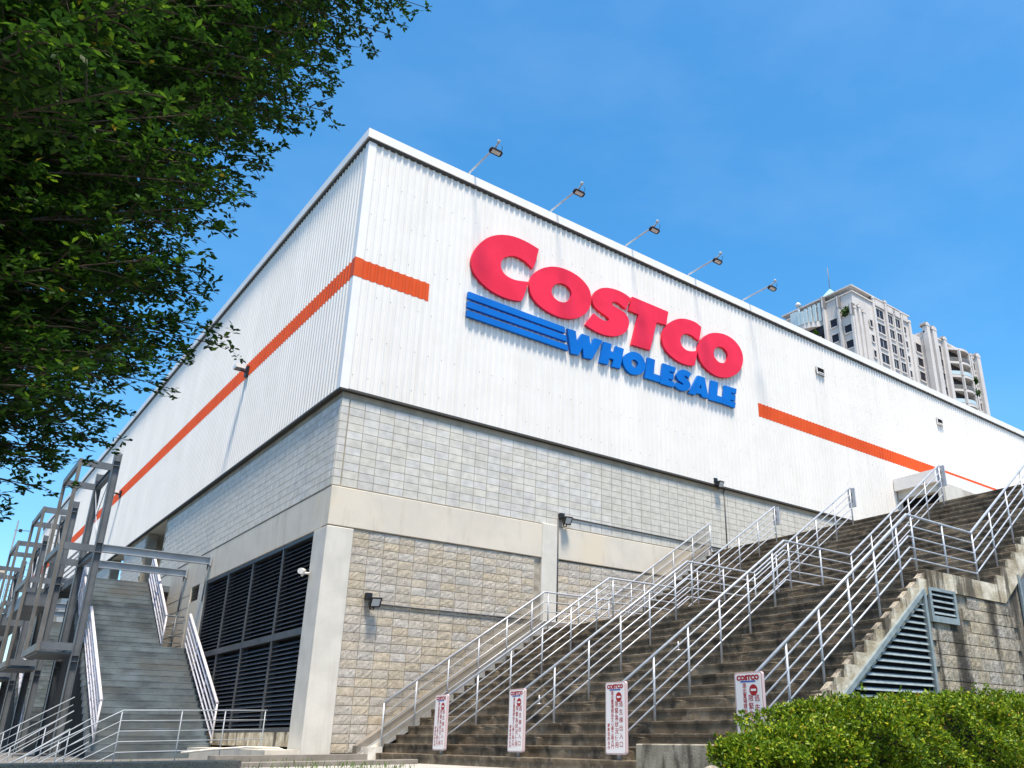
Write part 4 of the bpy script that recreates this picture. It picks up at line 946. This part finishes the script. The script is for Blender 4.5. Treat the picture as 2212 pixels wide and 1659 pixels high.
ta = thing('apartment_tower', (140, 86, 0), 'taller pale stone apartment tower with green pyramid roof beyond the warehouse roof', 'building')
MB().box(130.6, 151.2, 80, 97, 0, 83.0).build('wall', TOWER, ta)
MB().box(130.75, 137.4, 79.86, 80.0, 40, 76.2).build('wall_panel', TOWER, ta)
for k in range(9):
    dz = 3.36 * k
    for cx, w_ in ((139.9, 2.6), (143.75, 1.75), (146.5, 1.75)): window_unit(ta, cx, 80.05 - dz, 82.1 - dz, w_, plane=80)
    window_unit(ta, 149.0, 79.6 - dz, 81.1 - dz, .85, plane=80, mull=False)
    if k < 8: window_unit(ta, 136.05, 75.9 - dz + 1.0, 77.4 - dz + 1.0, .9, plane=79.86, mull=False)
    if k < 8:
        window_unit(ta, 81.5, 74.0 - dz + .6, 75.6 - dz + .6, 1.7, face='x', plane=130.6); window_unit(ta, 84.65, 77.0 - dz, 78.7 - dz, 1.6, face='x', plane=130.6)
for x0, x1, zt, yy in ((130.3, 131.0, 79.2, 79.6), (131.7, 132.5, 79.8, 79.5), (133.3, 134.1, 79.2, 79.6), (137.5, 138.1, 83.9, 79.65), (141.8, 142.5, 84.4, 79.6), (145.0, 145.3, 83.6, 79.75), (147.8, 148.3, 84.0, 79.65), (150.6, 151.4, 82.8, 79.65)): fin(ta, x0, x1, yy, 80.2, zt)
for y0, y1, zt in ((82.75, 83.2, 82.0), (86.2, 86.7, 83.4), (79.9, 80.4, 79.4)):
    MB().box(129.9, 130.7, y0, y1, 40, zt).build('fin', TOWER, ta); MB().box(129.85, 131.0, y0 - .12, y1 + .12, zt - 1.6, zt + .9).build('fin_cap_trim', TOWERT, ta)
    MB().box(129.8, 130.9, y0 + .06, y1 - .06, zt - 1.6, zt + 1.0).build('fin_cap', TOWER, ta)
for z in (82.95, 84.3): MB().box(130.4, 151.5, 79.75, 97.2, z, z + .28).build('cornice', TOWER, ta)
MB().box(132.5, 149.5, 81.6, 95, 83, 85.0).build('penthouse', TOWER, ta)
for x0, x1 in ((138.4, 141.6), (142.8, 144.8), (145.7, 147.5), (148.6, 150.4)): MB().box(x0, x1, 79.7, 80.0, 82.6, 84.0).build('parapet_panel', TOWER, ta)
MB().add([(131.6, 84, 84), (136.6, 84, 84), (136.6, 90, 84), (131.6, 90, 84), (134.0, 87, 88.0)], [(0, 1, 4), (1, 2, 4), (2, 3, 4), (3, 0, 4)]).build('pyramid_roof', TGREEN, ta)
MB().tube([(134.0, 87, 87.6), (134.0, 87, 93)], .08, 5).build('mast', TOWERT, ta)
# left wing with curved balcony and pale glass crown
lwg = MB(); pts = [(130.6, 87)] + [(130.6 - 2.2 * math.sin(math.pi * k / 10), 87 + 8.0 * k / 10) for k in range(11)] + [(130.6, 95), (133, 95), (133, 87)]
for z0, z1 in ((78.2, 79.0), (74.8, 75.9), (71.4, 72.5)): MB().prism(pts, 'z', z0, z1).build('balcony', TOWER, ta)
MB().box(130.1, 130.58, 87, 95, 68, 78.2).build('balcony_recess', TGLASS, ta)
MB().prism(pts, 'z', 79.0, 79.35).build('balcony', TOWER, ta)
for k in range(9):
    a = math.pi * (k + .5) / 10; x = 130.4 - 2.0 * math.sin(a); y = 87 + 8.0 * (k + .5) / 10
    MB().box(x - .1, x + .1, y - .35, y + .35, 79.3, 82.2 + 1.2 * abs(k - 4) / 4).build('crown_panel', TPALE, ta)
MB().tube([(129.5, 92, 82), (129.5, 92, 84.4)], .25, 8).build('finial', FARW, ta); MB().tube([(129.5, 92, 84.3), (129.5, 92, 84.8), (129.5, 92, 85.2)], [.55, .6, .25], 10).build('finial_ball', FARW, ta)
def shrub(parent, c, r, n_, seed):
    g_ = np.random.default_rng(seed); p = unit(g_.normal(0, 1, (n_, 3))) * (g_.random(n_) ** .4)[:, None] * np.array(r) + np.array(c) - np.array(tuple(org(parent)))
    d = unit(g_.normal(0, 1, (n_, 3))); nn = unit(np.cross(d, g_.normal(0, 1, (n_, 3))))
    tag(link('terrace_shrub', leaves_mesh('terrace_shrub', p, nn, d, np.full(n_, .5), np.full(n_, .35), LEAF), parent), kind='stuff')
shrub(ta, (130.6, 81.6, 79.2), (.8, 1.2, .9), 260, 1); shrub(ta, (129.0, 88.0, 76.4), (.4, .6, .5), 90, 2)
tb = thing('apartment_tower', (166, 86, 0), 'lower pale stone apartment tower with rounded balconies nearest the right edge', 'building')
MB().box(157.2, 180, 80, 96, 0, 82.6).build('wall', TOWER, tb); MB().box(151.3, 157.2, 81.0, 96, 0, 81.6).build('wall', TOWER, tb)
for x0, x1, zt, yy in ((157.0, 158.2, 84.0, 79.1), (159.2, 160.8, 83.6, 79.0), (164.2, 165.4, 82.9, 79.3), (176.0, 176.6, 82.6, 79.4), (178.6, 180.2, 82.9, 79.2)): fin(tb, x0, x1, yy, 80.2, zt)
bal_pts = [(166.0, 80.0)] + [(166.0 + 9.6 * k / 12, 80.0 - 2.0 * math.sin(math.pi * k / 12)) for k in range(1, 12)] + [(175.6, 80.0)]
rail_pts = [(166.3 + 9.0 * k / 12, 80.0 - 1.9 * math.sin(math.pi * k / 12)) for k in range(13)]
for k in range(9):
    dz = 3.33 * k
    window_unit(tb, 162.7, 79.3 - dz, 81.1 - dz, 1.5, plane=80, mull=False); window_unit(tb, 177.6, 79.3 - dz, 81.2 - dz, 1.4, plane=80, mull=False)
    MB().box(162.6, 162.8, 79.6, 79.75, 77.7 - dz, 79.3 - dz).build('downpipe', TOWERT, tb)
    window_unit(tb, 155.6, 77.6 - dz, 79.6 - dz, 2.2, plane=81.0, mull=False)
    MB().box(166.2, 175.4, 79.97, 80.0, 79.0 - dz, 81.2 - dz).build('balcony_recess', TGLASS, tb)
    MB().prism(bal_pts, 'z', 81.2 - dz, 81.75 - dz).build('balcony_slab', TOWER, tb)
    par = [(p[0], p[1]) for p in rail_pts]
    b = MB()
    for q in range(12):
        a_, c_ = par[q], par[q + 1]; b.bar((a_[0], a_[1], 79.0 - dz), (c_[0], c_[1], 79.0 - dz), .15, .9)
    b.build('balcony_rail', TPALE if k % 2 else STEELW, tb)
    for xx in (168.2, 172.4): MB().box(xx, xx + .45, 78.2, 78.7, 78.3 - dz, 81.3 - dz).build('balcony_column', TOWER, tb)
MB().box(157, 180.2, 79.75, 96.2, 82.5, 82.85).build('cornice', TOWER, tb); MB().box(167, 175, 82, 90, 82.85, 84.2).build('penthouse', TOWER, tb)
shrub(tb, (174.4, 78.6, 75.4), (1.0, .5, .8), 160, 3); shrub(tb, (173.5, 78.4, 72.2), (1.2, .5, .8), 160, 4); shrub(tb, (176, 78.8, 65.5), (1.5, .7, 1), 200, 5)
# far buildings at the lower left
fb = thing('far_building', (4, 95, 0), 'small pale building far away at the left edge behind the steel frames', 'building')
MB().box(-4, 5.9, 92, 104, 0, 14.3).build('wall', FARW, fb)
for k in range(5): MB().box(-3.5 + 1.9 * k, -2.4 + 1.9 * k, 91.9, 92.02, 11, 12.6).build('window', TGLASS, fb)
MB().box(-4.3, 6.2, 91.6, 104.4, 14.3, 14.8).build('roof', BEIGE, fb)
ms = thing('mast', (3.2, 60, 0), 'thin far mast with a short side arm above the left steel frames', 'mast')
MB().tube([(3.98, 60, 0), (3.98, 60, 12.7)], .045, 6).build('pole', STEELP, ms); MB().tube([(3.9, 60, 12.1), (4.65, 60, 12.15)], .025, 5).build('arm', STEELP, ms)
MB().box(4.12, 4.28, 59.95, 60.05, 12.02, 12.2).build('lamp', LAMPB, ms)
